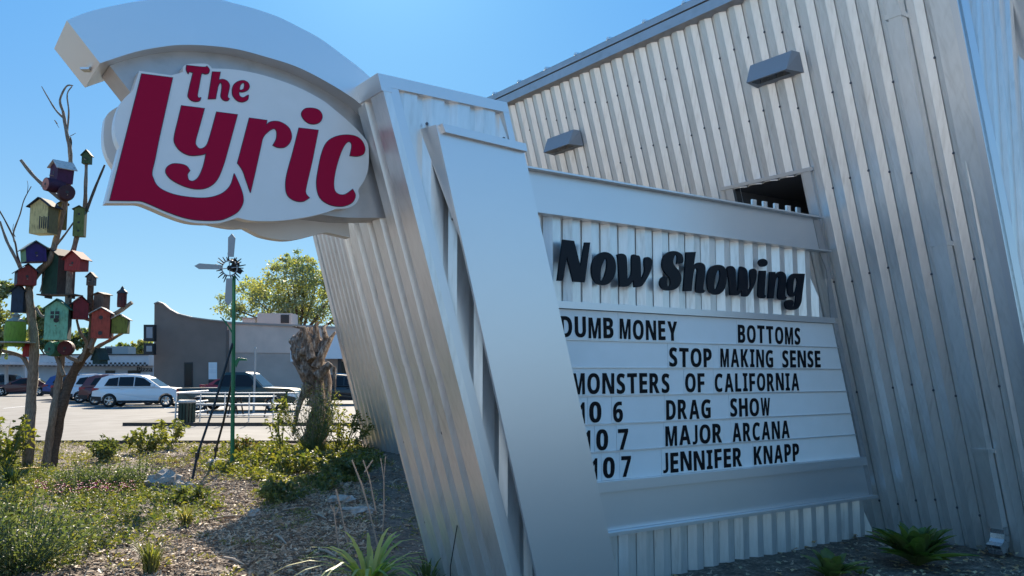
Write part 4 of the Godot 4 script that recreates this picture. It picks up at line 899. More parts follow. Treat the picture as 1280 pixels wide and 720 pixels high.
func make_lot() -> void:
	var g := func(x, y): return gpt(x, y, LOT)
	# nearest first
	var p: Vector3 = g.call(121, 508.5); vehicle("suv", "white SUV with roof rails at the end of the parked row", "car", "suv", M.car_white, p, deg_to_rad(6))
	p = g.call(104, 505.8); vehicle("parked_car", "dark maroon car wedged between two white SUVs", "car", "suv", M.car_maroon, p, deg_to_rad(7))
	p = g.call(86, 503.2); vehicle("suv", "white SUV on the far side of the dark maroon car", "car", "suv", M.car_white, p, deg_to_rad(8))
	p = g.call(68, 501); vehicle("parked_car", "black car under the dark leaning trunk", "car", "suv", M.car_black, p, deg_to_rad(9))
	p = g.call(58, 499); vehicle("parked_car", "blue car past the black one in the row", "car", "suv", M.car_blue, p, deg_to_rad(9))
	p = g.call(66, 494.5); vehicle("parked_car", "dark red car standing alone beyond the row", "car", "sedan", M.car_maroon, p, deg_to_rad(200))
	p = g.call(24, 490); vehicle("parked_car", "black off-road vehicle under the white canopy", "car", "suv", M.car_black, p, deg_to_rad(186))
	p = g.call(4, 491); vehicle("parked_car", "black van beside the canopy post", "car", "suv", M.car_black, p + Vector3(0, 0, -3), deg_to_rad(186))
	p = g.call(229, 513); vehicle("pickup_truck", "dark green pickup truck behind the white railing", "pickup truck", "pickup", M.car_green, p, deg_to_rad(-1))
	p = g.call(253, 498.5); vehicle("parked_car", "red car parked against the grey stucco wall", "car", "sedan", M.car_red, p, deg_to_rad(2))
	p = g.call(370, 506); vehicle("parked_car", "black car behind the gnarled stump", "car", "suv", M.car_black, p + Vector3(0.5, 0, -1), deg_to_rad(2))
	# railing round the patio
	var t := thing("white_railing", "white three-bar pipe railing around the patio", "railing", g.call(290, 531))
	var z0 := 29.6
	var r0: Vector3 = g.call(219, 531.5); var r1: Vector3 = Vector3(r0.x + 2.2, LOT, r0.z + 0.05); var r2: Vector3 = Vector3(-7.4, LOT, r0.z - 0.1)
	for yy in [0.35, 0.72, 1.1]:
		var rl := MB.new(); rl.tube([r0 + Vector3(0, yy, 0), r1 + Vector3(0, yy, 0), r2 + Vector3(0, yy, 0)], [0.022, 0.022, 0.022], 6); put("rail", rl, M.rail_white, t)
		var rs := MB.new(); rs.tube([r0 + Vector3(0, yy, 0), r0 + Vector3(-0.25, yy, -3.8)], [0.028, 0.028], 6); put("rail", rs, M.rail_white, t)
	for k in 6:
		var ps := MB.new(); var q := r0.lerp(r2, k / 5.0)
		if k == 0 or k == 5: ps.tube([q, q + Vector3(0, 1.12, 0)], [0.03, 0.03], 6)
		else: ps.tube([q, q + Vector3(0, 1.1, 0)], [0.022, 0.022], 6)
		put("post", ps, M.rail_white, t)
	# bin
	var bp: Vector3 = g.call(237, 531) + Vector3(0, 0, 0.3)
	var tb := thing("litter_bin", "dark green slatted litter bin beside the white railing", "bin", bp)
	var lb := MB.new(); lb.lathe(bp, Vector3.UP, [Vector2(0, 0.02), Vector2(0.22, 0.02), Vector2(0.26, 0.78), Vector2(0.23, 0.78), Vector2(0.2, 0.1)], 14); put("liner", lb, M.black_paint, tb)
	for k in 16:
		var a := TAU * k / 16.0; var d := Vector3(cos(a), 0, sin(a)); var sl := MB.new()
		sl.box(bp + d * 0.272 + Vector3(0, 0.4, 0), Vector3(0.02, 0.76, 0.07), Basis(d, Vector3.UP, d.cross(Vector3.UP))); put("slat", sl, M.bin_green, tb)
	var rmb := MB.new(); rmb.lathe(bp, Vector3.UP, [Vector2(0.29, 0.76), Vector2(0.31, 0.80), Vector2(0.28, 0.86), Vector2(0.2, 0.84), Vector2(0.2, 0.79)], 16); put("lid_ring", rmb, M.bench_grey, tb)
	# picnic tables inside the railing
	for k in 2:
		var o: Vector3 = g.call(272 + k * 45, 523) + Vector3(0, 0.12, 0)
		var tt := thing("picnic_table", ["grey picnic table nearer the litter bin inside the railing", "grey picnic table nearer the gnarled stump inside the railing"][k], "table", o, "picnic tables on the patio")
		for pl in 4:
			var bx := MB.new(); bx.box(o + Vector3(0, 0.74, -0.27 + pl * 0.18), Vector3(1.6, 0.04, 0.165)); put("plank", bx, M.bench_grey, tt)
		for s in [-1.0, 1.0]:
			var sb := MB.new(); sb.box(o + Vector3(0, 0.44, s * 0.66), Vector3(1.6, 0.04, 0.24)); put("seat", sb, M.bench_grey, tt)
			for e in [-0.6, 0.6]:
				var lg := MB.new(); lg.tube([o + Vector3(e, 0.72, s * 0.15), o + Vector3(e, 0.0, s * 0.6)], [0.03, 0.03], 5); put("leg", lg, M.rusty_black, tt)
		for e in [-0.6, 0.6]:
			var cr := MB.new(); cr.box(o + Vector3(e, 0.40, 0), Vector3(0.05, 0.06, 1.4)); put("cross_bar", cr, M.rusty_black, tt)
	var sp: Vector3 = g.call(317, 516)
	var ts := thing("sign_post", "bare grey pole standing before the dark pickup", "pole", sp)
	var pm := MB.new(); pm.tube([sp, sp + Vector3(0, 2.9, 0)], [0.05, 0.05], 8); put("pole", pm, M.bench_grey, ts)
	var pc := MB.new(); pc.lathe(sp + Vector3(0, 2.9, 0), Vector3.UP, [Vector2(0.05, 0), Vector2(0.06, 0.02), Vector2(0, 0.08)], 8); put("cap", pc, M.bench_grey, ts)

# ================================================================ trees beyond
func far_tree(called: String, label: String, base: Vector3, height: float, blobs: Array, leaves: int, size: float, hues: Array, group := "trees beyond the buildings") -> void:
	var t := thing(called, label, "tree", base, group)
	var tr := MB.new()
	var fork := base + Vector3(0.2, height * 0.35, 0)
	tr.tube([base, base + Vector3(0.1, height * 0.18, 0), fork], [height * 0.03, height * 0.024, height * 0.02], 8)
	for b in blobs: tr.tube([fork, fork.lerp(b[0], 0.5) + Vector3(rng.randf_range(-0.4, 0.4), 0.4, 0), b[0]], [height * 0.014, height * 0.009, height * 0.003], 6)
	put("trunk", tr, M.bark_dark, t)
	var cr := MB.new(); var tot := 0.0
	for b in blobs: tot += b[1] * b[1]
	for b in blobs:
		var k := int(leaves * b[1] * b[1] / tot)
		var clumps := []
		for i in maxi(10, k / 45):
			var d := Vector3(rng.randfn(), rng.randfn() * 0.85, rng.randfn()).normalized()
			clumps.append([b[0] + d * b[1] * sqrt(rng.randf_range(0.12, 1.15)) * Vector3(1.0, b[2], 1.0), rng.randf_range(0.22, 0.42) * b[1], rng.randf()])
		for i in k:
			var c: Array = clumps[rng.randi() % clumps.size()]
			var p: Vector3 = c[0] + Vector3(rng.randfn(), rng.randfn() * 0.75, rng.randfn()) * c[1] * 0.5
			var d1 := Vector3(rng.randfn(), rng.randfn(), rng.randfn()).normalized(); var d2 := d1.cross(Vector3(rng.randfn(), rng.randfn(), rng.randfn()).normalized()).normalized()
			var hue: Color = hues[int(c[2] * hues.size() * 0.999)]
			var v := rng.randf_range(0.7, 1.3); cr.col = Color(hue.r * v, hue.g * v, hue.b * v)
			var s := size * rng.randf_range(0.6, 1.3)
			cr.flake(p, d1 * s, d2 * s * 0.55)
	put("crown", cr, M.foliage, t)
func make_far_trees() -> void:
	var q := func(x, y, z): return zpt(x, y, z)
	var z := 98.0; var u := z / FOCAL
	far_tree("broadleaf_tree", "tall broadleaf tree with backlit glow in its leaf colours above the pale stucco wing", Vector3(zpt(372, 400, z).x, LOT, -z), 15.0, [
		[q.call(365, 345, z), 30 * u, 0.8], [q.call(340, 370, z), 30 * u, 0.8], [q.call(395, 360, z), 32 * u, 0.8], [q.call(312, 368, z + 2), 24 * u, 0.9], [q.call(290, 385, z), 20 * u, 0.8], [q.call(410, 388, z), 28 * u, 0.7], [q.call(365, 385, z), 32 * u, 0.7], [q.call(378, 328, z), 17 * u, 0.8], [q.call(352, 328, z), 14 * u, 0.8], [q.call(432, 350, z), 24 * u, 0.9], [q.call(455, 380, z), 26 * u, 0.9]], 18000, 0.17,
		[Color(0.32, 0.35, 0.19), Color(0.44, 0.43, 0.22), Color(0.27, 0.31, 0.19), Color(0.50, 0.44, 0.19), Color(0.38, 0.40, 0.29)])  # raised hues: backlit glow and haze are put into the leaf colour
	z = 118.0; u = z / FOCAL
	far_tree("broadleaf_tree", "hazy tree behind the checkered white building", Vector3(zpt(168, 430, z).x, LOT, -z), 6.0, [[q.call(160, 437, z), 11 * u, 0.8], [q.call(178, 436, z), 13 * u, 0.8], [q.call(146, 440, z), 8 * u, 0.8]], 2600, 0.3, [Color(0.2, 0.24, 0.1), Color(0.3, 0.3, 0.13), Color(0.34, 0.32, 0.14)])
	z = 60.0; u = z / FOCAL
	far_tree("broadleaf_tree", "grey-green tree behind the birdhouse trunks", Vector3(zpt(-6, 430, z).x, LOT, -z), 8.0, [[q.call(-4, 362, z), 18 * u, 0.9], [q.call(-8, 395, z), 24 * u, 0.9], [q.call(6, 420, z), 20 * u, 0.8], [q.call(-20, 430, z), 26 * u, 0.8]], 5000, 0.17, [Color(0.2, 0.23, 0.12), Color(0.28, 0.28, 0.14), Color(0.15, 0.19, 0.09)])
	z = 105.0; u = z / FOCAL
	far_tree("broadleaf_tree", "rounded tree seen between the birdhouses", Vector3(zpt(62, 430, z).x, LOT, -z), 9.0, [[q.call(54, 400, z), 20 * u, 0.8], [q.call(70, 425, z), 18 * u, 0.8], [q.call(96, 425, z), 16 * u, 0.8], [q.call(40, 425, z), 16 * u, 0.8]], 4200, 0.3, [Color(0.2, 0.23, 0.12), Color(0.28, 0.28, 0.14), Color(0.15, 0.19, 0.09)])

# ================================================================ the tree of birdhouses
const TREE_Z := 14.8
func tp(x: float, y: float, dz := 0.0) -> Vector3: return zpt(x, y, TREE_Z + dz)
func branch(mb: MB, pts: Array, r0: float, r1: float, dz := 0.0) -> void:
	var path := []; var rad := []; var k := pts.size() / 2
	var sub := []
	for i in k: sub.append(tp(pts[i * 2], pts[i * 2 + 1], dz + 0.05 * sin(i * 2.3 + pts[0])))
	for i in k - 1:
		var a: Vector3 = sub[maxi(i - 1, 0)]; var b: Vector3 = sub[i]; var c: Vector3 = sub[i + 1]; var d: Vector3 = sub[mini(i + 2, k - 1)]
		for s in 4: path.append(b.cubic_interpolate(c, a, d, s / 4.0))
	path.append(sub[k - 1])
	for i in path.size(): rad.append(0.88 * lerpf(r0, r1, float(i) / (path.size() - 1)) * (1.0 + 0.08 * sin(i * 1.7 + pts[0])))
	mb.tube(path, rad, 9, 0.05, rng)
func make_birdhouse_tree() -> void:
	var t := thing("birdhouse_tree", "bare pruned tree with three trunks hung full of birdhouses", "tree", gpt(48, 584))
	var a := MB.new(); branch(a, [34, 592, 37, 545, 39, 500, 42, 460, 43, 430, 40, 400, 37, 375, 37, 358, 48, 340, 62, 325, 70, 300, 78, 268, 85, 235, 88, 205, 87, 185, 83, 165, 79, 140], 0.105, 0.03); put("trunk", a, M.bark, t)
	var b := MB.new(); branch(b, [57, 584, 62, 550, 67, 515, 73, 480, 77, 450, 78, 425, 76, 410], 0.085, 0.05, 0.1); put("trunk", b, M.bark, t)
	var c := MB.new(); branch(c, [63, 584, 70, 545, 78, 505, 88, 475, 100, 452, 112, 435, 116, 405, 113, 375, 114, 350], 0.12, 0.055, 0.2); put("trunk", c, M.bark_dark, t)
	var list := [
		[[79, 140, 75, 125, 83, 108, 91, 107], 0.028, 0.012], [[80, 148, 70, 138, 60, 122, 52, 108], 0.022, 0.008], [[84, 165, 86, 140, 84, 118, 90, 108], 0.02, 0.01],
		[[80, 252, 62, 238, 42, 220, 26, 200], 0.04, 0.03], [[88, 195, 89, 178, 88, 172], 0.02, 0.014], [[84, 172, 92, 168, 95, 166], 0.008, 0.004], [[72, 155, 68, 150, 74, 160], 0.008, 0.004],
		[[37, 362, 28, 340, 17, 318, 8, 300, 0, 277], 0.04, 0.02], [[28, 338, 22, 320, 18, 300, 6, 275, -4, 258], 0.022, 0.012], [[18, 302, 17, 290, 25, 268, 30, 250, 39, 233], 0.018, 0.008], [[34, 242, 35, 232, 34, 226], 0.006, 0.004], [[19, 296, 16, 288, 17, 280], 0.007, 0.004],
		[[85, 395, 86, 360, 88, 330, 94, 305, 100, 280, 106, 258, 107, 235, 108, 205], 0.065, 0.03], [[103, 275, 110, 258, 120, 232, 131, 206], 0.04, 0.018], [[72, 305, 82, 292, 94, 275], 0.022, 0.014],
		[[114, 440, 125, 432, 140, 424, 155, 415], 0.045, 0.028], [[112, 436, 130, 400, 148, 390, 165, 378], 0.05, 0.04], [[100, 452, 108, 430, 100, 415, 96, 400], 0.035, 0.022], [[45, 385, 52, 395, 60, 396], 0.03, 0.025],
		[[42, 470, 34, 455, 26, 445, 2, 438], 0.055, 0.03], [[112, 400, 100, 396, 88, 396], 0.035, 0.03], [[78, 430, 84, 445, 100, 452], 0.03, 0.04], [[50, 365, 54, 348, 56, 340], 0.01, 0.006], [[80, 470, 68, 440, 62, 425], 0.04, 0.03]]
	for l in list:
		var q := MB.new(); branch(q, l[0], l[1], l[2], rng.randf_range(-0.06, 0.06)); put("branch", q, M.bark if rng.randf() < 0.7 else M.bark_dark, t)
	make_birdhouses()

func paint(c: Color) -> StandardMaterial3D:
	var s := StandardMaterial3D.new(); s.albedo_color = c.linear_to_srgb(); s.roughness = 0.7; s.resource_name = "house_paint"
	s.albedo_texture = M.timber; s.uv1_triplanar = true; s.uv1_world_triplanar = true; s.uv1_scale = Vector3(3.0, 0.8, 3.0)
	return s
func birdhouse(label: String, x0: float, y0: float, x1: float, y1: float, turn: float, body: Color, roofc: Color, holes := 1, dz := -0.12, roof_h := 0.38, depth := 0.8, side = null, tilt := 0.0) -> Node3D:
	var k := TREE_Z / FOCAL
	var w := (x1 - x0) * k * 0.78; var hh := (y1 - y0) * k; var d := w * depth
	var at := tp((x0 + x1) * 0.5, y1, dz)
	var t := thing("birdhouse", label, "birdhouse", at, "birdhouses in the bare tree")
	var bs := Basis(Vector3.UP, deg_to_rad(turn)) * Basis(Vector3.FORWARD, deg_to_rad(tilt))
	var F := Transform3D(bs, at)
	var rh := w * roof_h; var wall := hh - rh
	var bm := paint(body)
	var mb := MB.new(); mb.prism(PackedVector2Array([Vector2(-w / 2, 0), Vector2(w / 2, 0), Vector2(w / 2, wall), Vector2(0, hh - 0.015), Vector2(-w / 2, wall)]), func(p, q): return F * Vector3(p.x, p.y, q), -d / 2, d / 2)
	var bn := put("box", mb, bm, t)
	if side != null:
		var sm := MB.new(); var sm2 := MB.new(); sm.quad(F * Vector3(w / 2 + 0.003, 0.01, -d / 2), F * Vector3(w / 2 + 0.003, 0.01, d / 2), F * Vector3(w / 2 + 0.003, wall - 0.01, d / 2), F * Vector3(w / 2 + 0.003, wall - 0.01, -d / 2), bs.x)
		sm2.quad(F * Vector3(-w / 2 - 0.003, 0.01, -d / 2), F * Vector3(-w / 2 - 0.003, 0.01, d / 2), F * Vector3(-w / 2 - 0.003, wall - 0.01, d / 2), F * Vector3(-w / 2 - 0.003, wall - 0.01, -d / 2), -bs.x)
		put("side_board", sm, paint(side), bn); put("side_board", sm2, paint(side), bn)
	var rm := paint(roofc); rm.roughness = 0.8
	for s in [-1.0, 1.0]:
		var sl := Vector2(s * w / 2, -rh).normalized()
		var e := Vector2(0, hh) + sl * (Vector2(w / 2, rh).length() + w * 0.16)
		var r := MB.new(); var nn: Vector2 = Vector2(-sl.y, sl.x) * s * 0.014
		r.prism(PackedVector2Array([Vector2(0, hh), e, e + nn, Vector2(0, hh) + Vector2(0, 0.016)]), func(p, q): return F * Vector3(p.x, p.y, q), -d / 2 - w * 0.12, d / 2 + w * 0.14)
		put("roof_board", r, rm, t)
	for i in holes:
		var hy := wall * (0.62 if holes == 1 else (0.2 + 0.62 * i / (holes - 1.0)))
		var hr := minf(w * 0.12, wall * 0.1)
		var ho := MB.new(); ho.lathe(F * Vector3(0, hy, d / 2), bs.z, [Vector2(hr, 0), Vector2(hr, 0.004), Vector2(hr * 0.9, 0.006), Vector2(0, 0.003)], 14)
		put("entrance_hole", ho, M.black_paint, bn)
		if holes == 1:
			var pe := MB.new(); pe.tube([F * Vector3(0, hy - hr * 2.2, d / 2), F * Vector3(0, hy - hr * 2.2, d / 2 + 0.07)], [0.008, 0.008], 6); put("perch", pe, M.stick, bn)
	return t
func barrel(label: String, cx: float, cy: float, r_px: float, len_px: float, turn: float, body: Color, front: Color, dz := -0.15) -> void:
	var k := TREE_Z / FOCAL; var at := tp(cx, cy, dz); var r := r_px * k; var ln := len_px * k
	var t := thing("barrel_birdhouse", label, "birdhouse", at, "birdhouses in the bare tree")
	var ax := Basis(Vector3.UP, deg_to_rad(turn)) * Vector3(0, 0, 1)
	var mb := MB.new(); mb.lathe(at, ax, [Vector2(0, -ln), Vector2(r * 0.85, -ln), Vector2(r, -ln * 0.7), Vector2(r * 1.05, -ln * 0.4), Vector2(r * 0.98, 0.0), Vector2(r * 0.9, 0.004)], 18); put("barrel", mb, paint(body), t)
	var fr := MB.new(); fr.lathe(at, ax, [Vector2(r * 0.9, 0.004), Vector2(0, 0.006)], 18); put("front_disc", fr, paint(front), t)
	var ho := MB.new(); ho.lathe(at, ax, [Vector2(r * 0.2, 0.0), Vector2(r * 0.2, 0.011), Vector2(0, 0.01)], 12); put("entrance_hole", ho, M.black_paint, t)
	var pe := MB.new(); pe.tube([at + Vector3(0, -r * 0.45, 0), at + Vector3(0, -r * 0.45, 0) + ax * 0.08], [0.007, 0.007], 5); put("perch", pe, M.stick, t)
func make_birdhouses() -> void:
	birdhouse("purple birdhouse with a bleached roof at the top of the tree", 62, 202, 90, 229, -38, Color(0.07, 0.012, 0.06), Color(0.62, 0.60, 0.58), 1, -0.12, 0.36, 0.9, null, 8)
	barrel("small purple barrel birdhouse with a pink front disc", 57, 230, 8.5, 22, -32, Color(0.05, 0.01, 0.04), Color(0.55, 0.22, 0.17), -0.42)
	barrel("dark maroon barrel birdhouse below the bleached roof", 84, 240, 9.5, 20, 35, Color(0.06, 0.012, 0.02), Color(0.05, 0.012, 0.018), -0.42)
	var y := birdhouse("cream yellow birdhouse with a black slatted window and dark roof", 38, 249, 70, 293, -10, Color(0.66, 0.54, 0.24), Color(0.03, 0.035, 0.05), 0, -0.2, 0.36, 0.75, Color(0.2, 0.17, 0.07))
	for i in 5:
		var br := MB.new(); var c := tp(49.5 + i * 2.6, 278, -0.40); br.box(c, Vector3(0.013, 0.22 - 0.03 * (i % 2), 0.012)); put("bar", br, M.black_paint, y)
	birdhouse("narrow olive birdhouse tucked behind the cream one", 70, 250, 84, 287, 30, Color(0.16, 0.15, 0.05), Color(0.05, 0.05, 0.04), 2, 0.12)
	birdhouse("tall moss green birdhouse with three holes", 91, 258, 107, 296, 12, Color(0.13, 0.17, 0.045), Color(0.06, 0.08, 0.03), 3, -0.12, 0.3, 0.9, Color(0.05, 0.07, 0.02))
	birdhouse("birdhouse with slate blue roof, mint side and purple front", 28, 303, 57, 328, 42, Color(0.03, 0.015, 0.14), Color(0.16, 0.25, 0.27), 1, -0.12, 0.36, 1.2, Color(0.15, 0.32, 0.16), -6)
	birdhouse("large bottle green birdhouse with a brown shingled roof", 54, 311, 90, 369, -24, Color(0.012, 0.06, 0.04), Color(0.10, 0.065, 0.055), 0, 0.15, 0.3, 0.9, Color(0.08, 0.06, 0.05))
	birdhouse("small scarlet birdhouse with one hole", 82, 315, 109, 339, -8, Color(0.36, 0.035, 0.03), Color(0.26, 0.02, 0.025), 1, -0.16, 0.42)
	birdhouse("dark teal birdhouse with a sunlit roof and red side", 18, 331, 45, 357, 38, Color(0.25, 0.03, 0.025), Color(0.05, 0.07, 0.09), 1, -0.1, 0.42, 1.1, Color(0.03, 0.055, 0.07))
	birdhouse("navy birdhouse box under the red-sided one", 14, 357, 32, 391, 8, Color(0.012, 0.03, 0.06), Color(0.02, 0.03, 0.045), 0, -0.06, 0.5)
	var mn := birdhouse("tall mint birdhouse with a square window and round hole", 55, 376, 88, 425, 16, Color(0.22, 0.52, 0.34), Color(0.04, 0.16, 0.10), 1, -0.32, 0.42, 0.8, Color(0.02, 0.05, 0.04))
	var wn := MB.new(); var wc := tp(68.5, 393.5, -0.55); wn.box(wc, Vector3(0.14, 0.12, 0.015)); put("window", wn, M.black_paint, mn)
	for q in [Vector3(0.14, 0.012, 0.02), Vector3(0.012, 0.12, 0.02)]:
		var bar := MB.new(); bar.box(wc, q); put("glazing_bar", bar, paint(Color(0.22, 0.52, 0.34)), mn)
	birdhouse("crimson birdhouse with a dark green side", 88, 371, 110, 399, 34, Color(0.22, 0.015, 0.02), Color(0.06, 0.012, 0.012), 0, -0.08, 0.5, 1.2, Color(0.03, 0.06, 0.02))
	birdhouse("tiny brown birdhouse on a dark post", 108, 341, 120, 357, 4, Color(0.11, 0.085, 0.07), Color(0.07, 0.055, 0.05), 1, 0.0, 0.55)
	birdhouse("plain brown board birdhouse behind the dark post", 117, 366, 136, 394, -16, Color(0.19, 0.12, 0.085), Color(0.15, 0.10, 0.075), 0, 0.18, 0.16)
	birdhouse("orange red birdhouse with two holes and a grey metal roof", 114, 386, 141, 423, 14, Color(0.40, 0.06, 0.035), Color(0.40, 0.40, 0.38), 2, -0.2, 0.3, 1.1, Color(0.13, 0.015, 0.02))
	birdhouse("olive birdhouse with a bright metal roof beside the orange one", 139, 394, 162, 417, 14, Color(0.20, 0.22, 0.03), Color(0.58, 0.55, 0.50), 0, -0.12, 0.3, 0.9, Color(0.12, 0.13, 0.02))
	birdhouse("tiny moss green birdhouse on the highest stick", 102, 188, 115, 205, 6, Color(0.05, 0.09, 0.03), Color(0.03, 0.055, 0.025), 1, 0.0, 0.62)
	birdhouse("small red birdhouse low between the trunks", 29, 428, 45, 446, -10, Color(0.32, 0.02, 0.025), Color(0.10, 0.012, 0.015), 0, 0.05, 0.3)
	birdhouse("dark teal birdhouse at the fork of the dark trunk", 116, 436, 134, 455, -30, Color(0.015, 0.055, 0.06), Color(0.02, 0.06, 0.065), 0, 0.1, 0.9)
	barrel("teal barrel birdhouse under the mint one", 62, 436, 9, 18, -20, Color(0.03, 0.15, 0.10), Color(0.04, 0.19, 0.13))
	barrel("maroon barrel birdhouse under the mint one", 81, 435, 9, 18, 14, Color(0.09, 0.012, 0.018), Color(0.11, 0.014, 0.02))
	# lantern and lime pot
	var k := TREE_Z / FOCAL
	var lp := tp(152, 384, -0.05); var tl := thing("lantern_birdhouse", "dark red lantern-shaped birdhouse on the end of a branch", "birdhouse", lp, "birdhouses in the bare tree")
	var lb := MB.new(); lb.lathe(lp, Vector3.UP, [Vector2(0, 0.0), Vector2(5.2 * k, 0.0), Vector2(5.6 * k, 4 * k), Vector2(5.6 * k, 17 * k), Vector2(0, 17 * k)], 8); put("box", lb, paint(Color(0.10, 0.02, 0.02)), tl)
	var lr := MB.new(); lr.lathe(lp, Vector3.UP, [Vector2(6.8 * k, 17.2 * k), Vector2(6.0 * k, 19.5 * k), Vector2(2.5 * k, 22.5 * k), Vector2(1.5 * k, 25 * k), Vector2(0, 27 * k)], 8); put("roof", lr, paint(Color(0.05, 0.05, 0.055)), tl)
	var lh := MB.new(); lh.lathe(lp + Vector3(0, 10 * k, 5.4 * k), Vector3(0, 0, 1), [Vector2(1.6 * k, 0), Vector2(1.6 * k, 0.008), Vector2(0, 0.006)], 10); put("entrance_hole", lh, M.black_paint, tl)
	var gp := tp(18, 433, -0.2); var tg := thing("pot_birdhouse", "lime green pot birdhouse with a flat grey brim and ornament", "birdhouse", gp, "birdhouses in the bare tree")
	var g1 := MB.new(); g1.lathe(gp, Vector3.UP, [Vector2(0, 0), Vector2(11.0 * k, 0.0), Vector2(12.5 * k, 14 * k), Vector2(11.5 * k, 30 * k), Vector2(0, 30.5 * k)], 18); put("pot", g1, paint(Color(0.19, 0.32, 0.03)), tg)
	var g2 := MB.new(); g2.lathe(gp, Vector3.UP, [Vector2(11.6 * k, 30.6 * k), Vector2(8 * k, 33 * k), Vector2(4 * k, 36 * k), Vector2(5.0 * k, 38.5 * k), Vector2(0, 42 * k)], 14); put("lid", g2, paint(Color(0.35, 0.34, 0.28)), tg)
	var g3 := MB.new(); g3.lathe(gp, Vector3.UP, [Vector2(0, 4 * k), Vector2(23 * k, 4 * k), Vector2(23 * k, 5.6 * k), Vector2(0, 5.8 * k)], 20); put("brim", g3, paint(Color(0.34, 0.37, 0.34)), tg)
	var sb := tp(75, 369, 0.02); var ts := thing("shelf_board", "thin dark shelf board under the bottle green birdhouse", "shelf", sb)
	var s1 := MB.new(); s1.box(sb, Vector3(0.66, 0.022, 0.3)); put("board", s1, M.bark_dark, ts)
	for o in [-0.2, 0.2]:
		var br := MB.new(); br.box(sb + Vector3(o, -0.035, 0), Vector3(0.03, 0.045, 0.2)); put("bracket", br, M.rusty_black, ts)

# ================================================================ windmill sculpture, stump
func make_windmill() -> void:
	var z := 14.9; var q := func(x, y, dz = 0.0): return zpt(x, y, z + dz)
	var foot := Vector3(zpt(291, 560, z).x, 0, -z)
	var t := thing("windmill_sculpture", "homemade windmill with three grey blades on a thin green pole", "windmill", foot)
	var po := MB.new(); po.tube([foot + Vector3(0, -0.05, 0), q.call(291.5, 470), q.call(292.5, 345)], [0.036, 0.034, 0.03], 10); put("pole", po, M.pole_green, t)
	var hc: Vector3 = q.call(287, 335, -0.12)
	var ring := MB.new()
	for i in 20:
		var a0 := TAU * i / 20.0; var a1 := TAU * (i + 1) / 20.0
		ring.tube([hc + Vector3(cos(a0), sin(a0), 0) * 0.135, hc + Vector3(cos(a1), sin(a1), 0) * 0.135], [0.012, 0.012], 5)
	var rn := put("ring", ring, M.blade_grey, t)
	for i in 4:
		var sp := MB.new(); var d := Vector3(cos(TAU * i / 4 + 0.1), sin(TAU * i / 4 + 0.1), 0); sp.tube([hc, hc + d * 0.135], [0.009, 0.009], 5); put("spoke", sp, M.blade_grey, rn)
	var tines := MB.new()
	for i in 26:
		var a := TAU * i / 26.0
		if i % 13 == 6: continue
		var d := Vector3(cos(a), sin(a), rng.randf_range(-0.3, 0.1)); tines.tube([hc + d * 0.13, hc + d * rng.randf_range(0.2, 0.27)], [0.014, 0.008], 5)
	put("tines", tines, M.rusty_black, t)
	var hub := MB.new()
	for i in 8: hub.box(q.call(295 + rng.randf_range(-4, 5), 332 + rng.randf_range(-6, 7), 0.05), Vector3(0.07, 0.06, 0.1), Basis(Vector3(1, 1, 0.3).normalized(), rng.randf() * 3.0))
	hub.lathe(hc + Vector3(0, 0, -0.1), Vector3(0, 0, 1), [Vector2(0.05, -0.15), Vector2(0.05, 0.1), Vector2(0, 0.12)], 10)
	put("hub", hub, M.rusty_black, t)
	for e in [[288.5, 321, 290, 292, 0.062], [276, 334, 243, 332.5, 0.05], [286.5, 348, 285.5, 382, 0.062]]:
		var p0: Vector3 = q.call(e[0], e[1], -0.14); var p1: Vector3 = q.call(e[2], e[3], -0.14)
		var d := (p1 - p0).normalized(); var s: Vector3 = d.cross(Vector3(0, 0, 1)).normalized() * e[4]; var ln := (p1 - p0).length()
		var bl := MB.new()
		var pts := [p0 - s * 0.8, p0 + s * 0.8, p0 + d * ln * 0.82 + s, p1, p0 + d * ln * 0.82 - s]
		var poly := PackedVector2Array()
		for p in pts: poly.append(Vector2(p.x, p.y))
		bl.prism(poly, func(v, w): return Vector3(v.x, v.y, p0.z + w), -0.01, 0.01); put("blade", bl, M.blade_grey, t)
	# black rebar legs
	var g1 := gpt(240, 600); var g2 := gpt(268, 580)
	for e in [[g1, q.call(291, 428), 0.02], [g2, q.call(291.5, 470), 0.02]]:
		var lg := MB.new(); var a: Vector3 = e[0]; var b: Vector3 = e[1]; var kn := a.lerp(b, 0.14) + Vector3(-0.02, 0.05, 0)
		lg.tube([a + Vector3(0, -0.03, 0), kn, a.lerp(b, 0.5), b], [e[2], e[2], e[2], e[2]], 6); lg.lathe(kn, Vector3.UP, [Vector2(0.0, -0.05), Vector2(0.035, -0.04), Vector2(0.035, 0.04), Vector2(0, 0.05)], 8)
		put("leg", lg, M.rusty_black, t)
	var fl := MB.new(); var fp: Vector3 = q.call(293, 458, -0.04)
	fl.prism(PackedVector2Array([Vector2(0, 0), Vector2(0.06, 0.07), Vector2(0.2, 0.05), Vector2(0.22, 0.02), Vector2(0.08, 0.02), Vector2(0.03, -0.1)]), func(v, w): return fp + Vector3(v.x, v.y + 0.08, w), -0.012, 0.012); put("finial", fl, M.pole_green, t)
	var arm := MB.new(); arm.tube([q.call(278, 398), q.call(286, 408), q.call(291.5, 418)], [0.014, 0.014, 0.014], 5); put("tail_arm", arm, M.pole_green, t)

